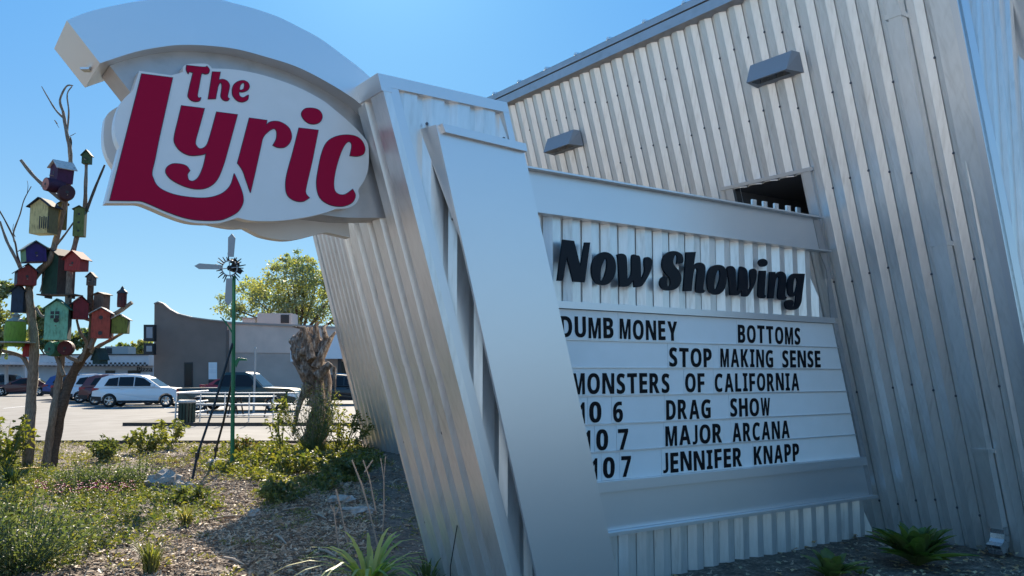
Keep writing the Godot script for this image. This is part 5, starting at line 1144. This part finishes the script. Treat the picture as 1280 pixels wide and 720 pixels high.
func make_stump() -> void:
	var z := 19.0; var q := func(x, y, dz = 0.0): return zpt(x, y, z + dz)
	var t := thing("gnarled_stump", "upturned gnarled tree stump sculpture with splayed roots", "stump", Vector3(zpt(393, 500, z).x, 0, -z))
	var n := noise(77, 1.6, 5); var n2 := noise(78, 6.0, 3)
	var body := MB.new(); var rows := 46; var cols := 44; var ring := []
	for j in rows + 1:
		var v := float(j) / rows
		var y := lerpf(556, 409, v); var cx := 393.0 + 7.0 * sin(v * 5.0) - 3.0 * v
		var wpx := 0.8 * (15.0 + 12.0 * smoothstep(0.35, 0.75, v) - 16.0 * smoothstep(0.85, 1.0, v) - 3.0 * smoothstep(0.15, 0.4, v) + 4.0 * (1.0 - smoothstep(0.0, 0.2, v)))
		var c: Vector3 = q.call(cx, y); var row := []
		for i in cols:
			var a := TAU * i / cols
			var d := Vector3(cos(a), 0, sin(a) * 0.8)
			var p := c + d * wpx * z / FOCAL
			var k := n.get_noise_3d(p.x * 1.7, p.y * 1.1, p.z * 1.7) * 0.34 + absf(n2.get_noise_3d(p.x * 1.2, p.y * 0.5, p.z * 1.2)) * 0.22 + 0.12 * sin(a * 5.0 + v * 7.0) - 0.05
			row.append(c + d * (wpx * z / FOCAL) * (1.0 + k * 1.4) + Vector3(0, n.get_noise_3d(p.z, p.x, p.y) * 0.1, 0))
		ring.append(row)
	for j in rows:
		for i in cols:
			var i2 := (i + 1) % cols; var out: Vector3 = ring[j][i] - (q.call(393, 480) as Vector3) * Vector3(1, 0, 1) - Vector3(0, ring[j][i].y, 0)
			body.quad(ring[j][i], ring[j][i2], ring[j + 1][i2], ring[j + 1][i], out)
	put("trunk", body, M.driftwood, t)
	for l in [[392, 470, 378, 450, 372, 430, 376, 415], [395, 460, 404, 440, 412, 425, 419, 415], [390, 450, 384, 425, 380, 410, 366, 408], [398, 470, 412, 455, 418, 460, 419, 490], [385, 480, 376, 500, 370, 520, 366, 545], [405, 460, 410, 478, 411, 500, 408, 525], [392, 440, 396, 420, 394, 408, 398, 402], [385, 440, 374, 440, 371, 455, 374, 462], [400, 440, 408, 425, 404, 410, 409, 406], [388, 500, 400, 510, 398, 525, 404, 545]]:
		var path := []; var r := []
		for i in 4: path.append(q.call(l[i * 2], l[i * 2 + 1], -0.28 + rng.randf_range(-0.12, 0.16))); r.append([0.12, 0.085, 0.055, 0.022][i] * rng.randf_range(0.8, 1.15))
		var mb := MB.new(); mb.tube(path, r, 8, 0.18, rng); put("root", mb, M.driftwood, t)

# ================================================================ plants
func rnd_dir(up := 0.0) -> Vector3: return (Vector3(rng.randfn(), rng.randfn() * 0.7 + up, rng.randfn())).normalized()
func tone(c: Color, v: float) -> Color:
	var k := rng.randf_range(1.0 - v, 1.0 + v); return Color(c.r * k * rng.randf_range(0.93, 1.07), c.g * k, c.b * k)
func seat(x: float, z: float) -> Vector3: return Vector3(x, bed_y(x, z), z)
func on_bed(px: float, py: float) -> Vector3:
	var p := gpt(px, py); return seat(p.x, p.z)
func bush(called: String, label: String, at: Vector3, rx: float, hgt: float, leaves: int, size: float, hues: Array, group := "garden shrubs", narrow := 0.5, loose := 0.25) -> Node3D:
	var t := thing(called, label, "shrub", at, group)
	var st := MB.new(); var tips := []
	var ns := int(clampf(leaves / 26.0, 8, 60))
	for i in ns:
		var a := rng.randf() * TAU; var rr := sqrt(rng.randf())
		var top := at + Vector3(cos(a) * rx * rr, hgt * (1.0 - 0.45 * rr * rr) * rng.randf_range(0.72, 1.06), sin(a) * rx * rr)
		var mid := at.lerp(top, 0.5) + Vector3(cos(a) * rx * rr * 0.2, hgt * 0.06, sin(a) * rx * rr * 0.2)
		st.tube([at + Vector3(cos(a), 0, sin(a)) * rx * 0.15 * rr, mid, top], [0.007, 0.005, 0.002], 4)
		tips.append([at, mid, top])
	put("stems", st, M.stem_green, t)
	var lf := MB.new()
	for i in leaves:
		var s: Array = tips[rng.randi() % tips.size()]; var u := pow(rng.randf(), 0.65)
		var p: Vector3 = (s[0] as Vector3).lerp(s[1], u * 2.0) if u < 0.5 else (s[1] as Vector3).lerp(s[2], u * 2.0 - 1.0)
		p += rnd_dir() * loose * rx * rng.randf() * 0.6
		p.y = maxf(p.y, at.y + 0.01)
		var d := (rnd_dir(0.35) + (p - at).normalized() * 0.5).normalized()
		lf.col = tone(hues[rng.randi() % hues.size()], 0.3)
		lf.leaf(p, d, d.cross(rnd_dir()).normalized(), size * rng.randf_range(0.6, 1.3), size * narrow * rng.randf_range(0.8, 1.2))
	put("foliage", lf, M.foliage, t)
	return t
func blades(called: String, label: String, at: Vector3, count: int, length: float, width: float, hues: Array, spread := 0.6, cat := "plant", group := "") -> Node3D:
	var t := thing(called, label, cat, at, group)
	var mb := MB.new()
	for i in count:
		var a := rng.randf() * TAU; var out := Vector3(cos(a), 0, sin(a)); var ln := length * rng.randf_range(0.55, 1.15); var sp := spread * rng.randf_range(0.35, 1.2)
		var side := Vector3(-sin(a), 0, cos(a)); mb.col = tone(hues[rng.randi() % hues.size()], 0.22)
		var prev := at + out * rng.randf_range(0, 0.06) ; var steps := 6; var p0 := prev; var w0 := width * 0.7
		for s in steps:
			var u := float(s + 1) / steps
			var p := p0 + out * ln * sp * u * (0.4 + 0.6 * u) + Vector3(0, ln * (u * 1.0 - 0.62 * sp * u * u * u), 0)
			var w := width * sin(PI * clampf(0.22 + 0.78 * u, 0, 1)) + 0.0008
			var up := (p - prev).cross(side)
			mb.quad(prev - side * w0 * 0.5, prev + side * w0 * 0.5, p + side * w * 0.5, p - side * w * 0.5, -up)
			prev = p; w0 = w
	put("blades", mb, M.foliage, t)
	return t
func broad(called: String, label: String, at: Vector3, count: int, length: float, width: float, hues: Array, group := "") -> void:   # rosette of broad leaves
	var t := thing(called, label, "plant", at, group)
	for i in count:
		var a := i * 2.399 + rng.randf_range(-0.3, 0.3); var lift := rng.randf_range(0.45, 1.4); var out := Vector3(cos(a), 0, sin(a)); var side := Vector3(-sin(a), 0, cos(a))
		var ln := length * rng.randf_range(0.6, 1.1); var mb := MB.new(); mb.col = tone(hues[rng.randi() % hues.size()], 0.2)
		var rowp := []
		for s in 7:
			var u := s / 6.0; var w := width * 0.5 * pow(sin(PI * (0.06 + 0.93 * u)), 0.75) * (1.15 - 0.45 * u)
			var c := at + out * (0.03 + ln * u * cos(lift) * (0.75 + 0.25 * u)) + Vector3(0, ln * sin(lift) * u * (1.0 - 0.35 * u), 0)
			rowp.append([c - side * w + Vector3(0, w * 0.45, 0), c, c + side * w + Vector3(0, w * 0.45, 0)])
		for s in 6:
			for k in 2: mb.quad(rowp[s][k], rowp[s][k + 1], rowp[s + 1][k + 1], rowp[s + 1][k], Vector3.UP)
		put("leaf", mb, M.foliage, t)
func rock(label: String, at: Vector3, r: Vector3, sd: int) -> void:
	var t := MB.new(); var n := noise(sd, 1.3, 4); var rows := 10; var cols := 16; var g := []
	for j in rows + 1:
		var row := []
		for i in cols:
			var th := PI * j / rows; var ph := TAU * i / cols; var d := Vector3(sin(th) * cos(ph), cos(th), sin(th) * sin(ph))
			row.append(at + d * r * (1.0 + 0.55 * n.get_noise_3dv(d * 1.4 + Vector3(sd, 0, 0))) + Vector3(0, r.y * 0.35, 0))
		g.append(row)
	for j in rows:
		for i in cols: t.quad(g[j][i], g[j][(i + 1) % cols], g[j + 1][(i + 1) % cols], g[j + 1][i], g[j][i] - at + Vector3(0, 0.001, 0))
	var o := put("rock", t, M.rock, self); metas(o, label, "rock", "garden rocks")

func make_garden() -> void:
	var lime := [Color(0.21, 0.21, 0.07), Color(0.28, 0.265, 0.10), Color(0.15, 0.165, 0.055)]
	var sage := [Color(0.13, 0.16, 0.09), Color(0.17, 0.19, 0.12), Color(0.10, 0.13, 0.07)]
	var olive := [Color(0.15, 0.16, 0.05), Color(0.20, 0.18, 0.07), Color(0.10, 0.13, 0.035), Color(0.24, 0.21, 0.06)]
	var green := [Color(0.125, 0.145, 0.06), Color(0.17, 0.18, 0.08), Color(0.09, 0.105, 0.045)]
	var straw := [Color(0.34, 0.27, 0.15), Color(0.28, 0.23, 0.11), Color(0.40, 0.34, 0.2)]
	# ---- shrubs one can pick out
	bush("round_shrub", "compact rounded green shrub between the trunks and the lot", on_bed(130, 576), 0.33, 0.52, 520, 0.10, green)
	bush("leafy_shrub", "bright leafy shrub at the bed's far edge", on_bed(183, 566), 0.40, 0.55, 420, 0.13, lime)
	bush("leafy_shrub", "tall loose yellow-green shrub at the bed's far edge", on_bed(213, 560), 0.3, 0.85, 200, 0.15, lime, "garden shrubs", 0.45, 0.5)
	bush("leafy_shrub", "yellowing shrub left of the birdhouse trunks", on_bed(2, 590), 0.55, 1.15, 620, 0.12, [Color(0.26, 0.24, 0.06), Color(0.2, 0.2, 0.06), Color(0.12, 0.15, 0.04)])
	bush("sage_shrub", "large grey-green shrub in the near corner of the bed", on_bed(30, 712), 0.62, 0.62, 1900, 0.06, sage, "garden shrubs", 0.35, 0.3)
	bush("sage_shrub", "grey-green mound beside the large sage shrub", on_bed(-10, 668), 0.5, 0.6, 1300, 0.06, sage + olive, "garden shrubs", 0.35, 0.3)
	for q in [[96, 614, "silvery mound next to the pink flowers, close to the trunks"], [122, 612, "silvery mound in the middle of the pink flower row"], [150, 612, "silvery mound towards the big rock"], [178, 606, "silvery mound beside the big rock"]]:
		bush("lavender_mound", q[2], on_bed(q[0], q[1]), 0.34, 0.42, 620, 0.055, sage, "silvery mounds", 0.32, 0.35)
	bush("sage_shrub", "tall sage bush with grey woody stems before the stump", on_bed(392, 566), 0.78, 1.5, 1700, 0.07, sage + olive + lime + straw, "garden shrubs", 0.35, 0.4)
	bush("leafy_shrub", "yellow-green bush against the leaning theatre wall", on_bed(428, 565), 0.6, 1.0, 640, 0.10, olive + lime, "garden shrubs", 0.45, 0.35)
	bush("leafy_shrub", "upright leafy bush in front of the railing's end post", on_bed(352, 566), 0.34, 1.2, 200, 0.14, lime + green, "garden shrubs", 0.45, 0.5)
	bush("leafy_shrub", "low yellow-flecked bush below the windmill pole", on_bed(322, 584), 0.5, 0.36, 480, 0.09, olive + lime)
	bush("leafy_shrub", "broad yellow-green bush at the edge of the shade", on_bed(368, 590), 0.55, 0.42, 560, 0.10, lime + olive)
	bush("leafy_shrub", "small reddish-tipped bush by the windmill's black legs", on_bed(302, 572), 0.34, 0.4, 420, 0.08, [Color(0.24, 0.12, 0.06), Color(0.16, 0.16, 0.06), Color(0.12, 0.14, 0.04)])
	bush("round_shrub", "shaded low shrub at the foot of the leaning wall", on_bed(436, 596), 0.5, 0.4, 480, 0.10, green)
	bush("round_shrub", "shaded shrub with low spreading leaves beside the daylit weeds", on_bed(398, 612), 0.5, 0.24, 380, 0.09, green + olive)
	bush("leafy_shrub", "fresh green clump crossed by the shadow edge", on_bed(350, 630), 0.42, 0.3, 620, 0.08, green + lime)
	bush("leafy_shrub", "green clump in front of the big rock", on_bed(232, 632), 0.34, 0.26, 520, 0.07, green)
	blades("grass_clump", "bright grass clump on the sunlit mulch", on_bed(188, 716), 150, 0.30, 0.010, lime + green, 0.55, "grass", "grass clumps")
	blades("grass_clump", "straw-coloured grass tuft past the flowers", on_bed(232, 655), 130, 0.26, 0.008, straw + lime, 0.7, "grass", "grass clumps")
	blades("grass_clump", "long-bladed grass beside the yellow flowers", on_bed(14, 612), 60, 0.5, 0.02, green, 0.7, "grass", "grass clumps")
	blades("daylily", "arching strap-leaved daylily at the foot of the pylon", seat(-1.06, -6.55), 60, 0.58, 0.034, [Color(0.26, 0.38, 0.09), Color(0.42, 0.46, 0.14), Color(0.52, 0.48, 0.14)], 1.15)  # leaf colours brightened in place of sun on the blades
	blades("daylily", "small grassy plant touching the pylon's side", seat(-0.62, -6.5), 30, 0.42, 0.016, [Color(0.10, 0.14, 0.06), Color(0.14, 0.17, 0.08)], 0.7)
	broad("hosta", "larger broad-leaved plant under the downspout", on_bed(1146, 706), 70, 0.5, 0.13, [Color(0.10, 0.15, 0.04), Color(0.15, 0.20, 0.06), Color(0.20, 0.22, 0.07)], "broad-leaved plants in the shade")
	broad("hosta", "smaller broad-leaved plant before the ribbed skirt", on_bed(1040, 722), 30, 0.32, 0.10, [Color(0.16, 0.20, 0.06), Color(0.22, 0.24, 0.09)], "broad-leaved plants in the shade")
	broad("hosta", "seedling with two or three pale leaves", on_bed(1076, 719), 5, 0.12, 0.06, [Color(0.11, 0.14, 0.04)], "broad-leaved plants in the shade")
	# ---- flowers
	var pink := thing("pink_flowers", "row of small pink flowers through the ground cover", "flowers", on_bed(130, 624))
	var pf := MB.new()
	for i in 150:
		var p := on_bed(rng.randf_range(42, 170), rng.randf_range(617, 628)) + Vector3(0, rng.randf_range(0.10, 0.22), 0)
		pf.col = tone([Color(0.50, 0.05, 0.16), Color(0.62, 0.16, 0.26), Color(0.40, 0.03, 0.10)][i % 3], 0.2)
		for k in 5:
			var a := TAU * k / 5.0; pf.leaf(p, Vector3(cos(a), 0.5, sin(a)).normalized(), Vector3(-sin(a), 0, cos(a)), 0.026, 0.022, 0.0)
	stuff(put("petals", pf, M.petals, pink))
	var ps := MB.new()
	for i in 90:
		var p := on_bed(rng.randf_range(42, 170), rng.randf_range(617, 628)); ps.tube([p, p + Vector3(0, 0.16, 0)], [0.003, 0.002], 3)
	stuff(put("stalks", ps, M.stem_green, pink))
	for e in [[30, 594, 6, "yellow flowers at the foot of the paler trunk"], [24, 556, 4, "yellow flowers on the shrub past the trunks"]]:
		var c := on_bed(e[0], e[1] + 14); var yt := thing("yellow_flowers", e[3], "flowers", c, "yellow flowers")
		for i in e[2]:
			var b := c + Vector3(rng.randf_range(-0.16, 0.16), 0, rng.randf_range(-0.1, 0.1)); var p := b + Vector3(0, 0.26, 0)
			var s := MB.new(); s.tube([b, p], [0.004, 0.003], 4); put("stalk", s, M.stem_green, yt)
			var f := MB.new(); f.col = Color(0.72, 0.42, 0.02)
			for k in 9: f.leaf(p, Vector3(cos(TAU * k / 9), 0.35, sin(TAU * k / 9)).normalized(), Vector3(-sin(TAU * k / 9), 0, cos(TAU * k / 9)), 0.055, 0.026, 0.0)
			put("flower", f, M.petals, yt)
	# ---- dead stems in the shade
	for e in [["dead stem with forked tips standing in the shade", [[420, 612, 427, 640, 432, 668, 437, 690], [440, 575, 452, 605, 462, 640, 474, 690, 480, 712], [454, 575, 462, 598, 470, 640], [456, 590, 466, 575]], 0.012], ["lone dead stem beside the daylily", [[417, 632, 420, 660, 424, 690], [417, 640, 413, 632], [420, 642, 424, 633]], 0.009], ["pale dead stalk close to the pylon", [[476, 573, 480, 600, 480, 640, 478, 665], [482, 570, 480, 600]], 0.008]]:
		var base := Vector3(-1.3, 0, -7.4); var t := thing("dead_stem", e[0], "dead plant", base, "dead stems in the shade")
		for l in e[1]:
			var mb := MB.new(); var path := []; var rad := []
			for i in l.size() / 2: path.append(zpt(l[i * 2], l[i * 2 + 1], 7.6)); rad.append(e[2] * rng.randf_range(0.6, 1.0) * 0.8)
			mb.tube(path, rad, 5, 0.1, rng); put("stem", mb, M.stem_pale, t)
	# ---- wire stake
	var w0 := gpt(562, 716) ; var top := Vector3(-0.36, 0.79, -6.2)
	var wp := zpt(578, 596, 6.15); var wb := zpt(563, 708, 6.0)
	var tw := thing("wire_stake", "thin black wire stake with a looped top before the pylon", "stake", wb)
	var wm := MB.new(); wm.tube([Vector3(wb.x, 0, wb.z), wb, wb.lerp(wp, 0.5) + Vector3(0.01, 0, 0), wp + Vector3(0.0, -0.05, 0)], [0.004, 0.004, 0.004, 0.004], 5); put("wire", wm, M.rusty_black, tw)
	var loop := MB.new(); var lpts := []
	for i in 13: lpts.append(wp + Vector3(sin(TAU * i / 12.0) * 0.022, -0.025 - cos(TAU * i / 12.0) * 0.025, 0.0))
	var lr := []; lr.resize(13); lr.fill(0.004); loop.tube(lpts, lr, 5); put("loop", loop, M.rusty_black, tw)
	# ---- rocks
	rock("large tan rock in front of the windmill's legs", on_bed(206, 612), Vector3(0.26, 0.19, 0.2), 5)
	rock("flat dark rock leaning on the large tan one", on_bed(224, 613), Vector3(0.26, 0.10, 0.14), 9)
	rock("pale flat rock in the shade", on_bed(428, 627), Vector3(0.18, 0.075, 0.14), 12)
	rock("second pale flat rock in the shade, slightly nearer the pylon", on_bed(446, 641), Vector3(0.24, 0.06, 0.14), 15)
	rock("small grey stone by the shadow edge", on_bed(318, 645), Vector3(0.08, 0.06, 0.07), 18)
	var lit := on_bed(270, 582); rock("dark lump of debris at the foot of the windmill leg", lit, Vector3(0.2, 0.1, 0.16), 23)
	# ---- sticks
	for e in [[262, 652, 300, 646, "long pale stick past the straw grass tuft"], [230, 622, 250, 628, "white bleached stick beside the large tan rock"], [345, 672, 358, 682, "short stick deep in the shade"], [352, 640, 388, 636, "stick crossing the shadow edge below the green clump"], [390, 644, 408, 650, "crooked stick near the pale flat rocks"], [280, 700, 305, 708, "stick on sunlit chips before the shadow's lower edge"], [210, 628, 222, 633, "bleached stick at the rim of the ground cover"], [400, 690, 420, 698, "stick beside the arching daylily"]]:
		var p := gpt(e[0], e[1]); var q := gpt(e[2], e[3]); var mb := MB.new()
		mb.tube([p + Vector3(0, 0.02, 0), p.lerp(q, 0.5) + Vector3(0, 0.03, 0), q + Vector3(0, 0.015, 0)], [0.012, 0.014, 0.007], 6, 0.15, rng)
		var o := put("fallen_stick", mb, M.stick, self); metas(o, e[4], "stick", "fallen sticks")
	scatter(green, lime, sage, olive, straw)

# ---- what nobody could count: chips, leaf litter, weeds
func many(called: String, label: String, cat: String, mesh_: Mesh, material: Material, list: Array) -> void:
	var mm := MultiMesh.new(); mm.transform_format = MultiMesh.TRANSFORM_3D; mm.mesh = mesh_; mm.instance_count = list.size()
	for i in list.size(): mm.set_instance_transform(i, list[i])
	var o := MultiMeshInstance3D.new(); o.name = numbered(called); o.multimesh = mm; o.material_override = material; add_child(o, true)
	metas(o, label, cat); stuff(o)
func patch(px: Array) -> PackedVector2Array:
	var out := PackedVector2Array()
	for i in range(0, px.size(), 2):
		var p := gpt(px[i], px[i + 1]); out.append(Vector2(p.x, p.z))
	return out
func strewn(poly: PackedVector2Array, count: int, lo: float, hi: float, sink := 0.0, clump: FastNoiseLite = null, cut := 0.0) -> Array:
	var n1 := noise(41, 0.35, 4); var n2 := noise(42, 2.2, 3)
	var box := Rect2(poly[0], Vector2.ZERO)
	for p in poly: box = box.expand(p)
	var out := []; var tries := 0
	while out.size() < count and tries < count * 12:
		tries += 1
		var p := box.position + Vector2(rng.randf() * box.size.x, rng.randf() * box.size.y)
		if not Geometry2D.is_point_in_polygon(p, poly): continue
		if clump and clump.get_noise_2dv(p) < cut: continue
		var s := rng.randf_range(lo, hi)
		out.append(Transform3D(Basis(Vector3.UP, rng.randf() * TAU) * Basis(Vector3.RIGHT, rng.randf_range(-0.25, 0.25)) * Basis.from_scale(Vector3(s, s * rng.randf_range(0.7, 1.2), s)), Vector3(p.x, bed_height(p.x, p.y, n1, n2) - sink, p.y)))
	return out
func weed(leaves: int, r: float, hgt: float, size: float, narrow: float, hues: Array) -> ArrayMesh:
	var mb := MB.new()
	for i in leaves:
		var a := rng.randf() * TAU; var rr := sqrt(rng.randf()) * r; var p := Vector3(cos(a) * rr, rng.randf() * hgt * (1.0 - 0.5 * rr / r), sin(a) * rr)
		var d := (Vector3(cos(a), rng.randf_range(0.1, 1.2), sin(a)) + rnd_dir() * 0.6).normalized()
		mb.col = tone(hues[rng.randi() % hues.size()], 0.3); mb.leaf(p, d, d.cross(rnd_dir()).normalized(), size * rng.randf_range(0.5, 1.3), size * narrow)
	return mb.mesh()
func scatter(green: Array, lime: Array, sage: Array, olive: Array, straw: Array) -> void:
	var bed := patch([-60, 552, 460, 556, 520, 600, 545, 722, 560, 760, -140, 760, -140, 640])
	var right := patch([760, 730, 900, 705, 1000, 680, 1090, 662, 1290, 695, 1330, 760, 760, 790])
	var walk := patch([60, 726, 150, 690, 215, 668, 262, 648, 262, 622, 190, 606, 190, 570, 420, 560, 450, 590, 470, 640, 430, 700, 440, 770, 0, 770])
	for v in 3:
		var chip := MB.new(); chip.col = [Color(0.32, 0.235, 0.16), Color(0.18, 0.125, 0.085), Color(0.44, 0.345, 0.245)][v]
		for i in 7:
			var c := Vector3(rng.randf_range(-0.09, 0.09), rng.randf_range(0.0, 0.014), rng.randf_range(-0.09, 0.09))
			chip.box(c, Vector3(rng.randf_range(0.02, 0.055), 0.005, rng.randf_range(0.008, 0.018)), Basis(Vector3(rng.randfn() * 0.3, 1, rng.randfn() * 0.3).normalized(), rng.randf() * TAU))
		var l := strewn(bed, 700, 0.6, 1.3)
		l.append_array(strewn(walk, 3200, 0.5, 1.25))
		l.append_array(strewn(right, 30, 0.6, 1.1))
		many("wood_chips", ["tan wood chips strewn over the planting bed", "brown bark chips strewn over the planting bed", "pale straw-like chips strewn over the planting bed"][v], "mulch", chip.mesh(), M.chips, l)
	var carpet := patch([-120, 600, -60, 560, 60, 590, 190, 606, 262, 622, 270, 650, 205, 668, 140, 682, 60, 722, -160, 722])
	var cl := noise(91, 0.9, 3)
	many("ground_cover", "low green ground cover around the pink flowers", "ground cover", weed(46, 0.13, 0.11, 0.05, 0.5, green + lime + olive), M.foliage, strewn(carpet, 560, 0.5, 1.4, 0.0, cl, -0.02))
	many("ground_cover", "grey-green weeds in the near sunlit corner", "ground cover", weed(44, 0.12, 0.15, 0.05, 0.32, sage + olive), M.foliage, strewn(carpet, 620, 0.6, 1.5))
	var far := patch([240, 560, 455, 556, 470, 580, 440, 606, 330, 606, 270, 592])
	many("ground_cover", "yellow-green weeds at the bed's far edge", "ground cover", weed(44, 0.14, 0.14, 0.065, 0.5, olive + lime), M.foliage, strewn(far, 360, 0.6, 1.6, 0.0, cl, -0.1))
	var edge := patch([-60, 556, 240, 554, 250, 578, -60, 592])
	many("ground_cover", "dry olive weeds along the lot side of the bed", "ground cover", weed(34, 0.13, 0.10, 0.05, 0.4, olive + straw), M.foliage, strewn(edge, 260, 0.5, 1.4, 0.0, cl, 0.0))
	many("ground_cover", "sparse dry weeds sprinkled over the mulch", "ground cover", weed(20, 0.07, 0.06, 0.045, 0.35, straw + olive + green), M.foliage, strewn(bed, 900, 0.4, 1.3, 0.0, cl, 0.0))
	var litter := MB.new()
	for i in 6:
		litter.col = tone([Color(0.36, 0.20, 0.08), Color(0.30, 0.24, 0.14), Color(0.46, 0.34, 0.18)][i % 3], 0.2)
		var d := Vector3(rng.randfn(), 0.12, rng.randfn()).normalized(); litter.leaf(Vector3(rng.randf_range(-0.2, 0.2), 0.012, rng.randf_range(-0.2, 0.2)), d, d.cross(Vector3.UP), 0.06, 0.035, 0.0)
	var ll := strewn(bed, 700, 0.6, 1.3); ll.append_array(strewn(right, 120, 0.6, 1.2))
	many("leaf_litter", "brown fallen leaves on the mulch", "leaf litter", litter.mesh(), M.petals, ll)
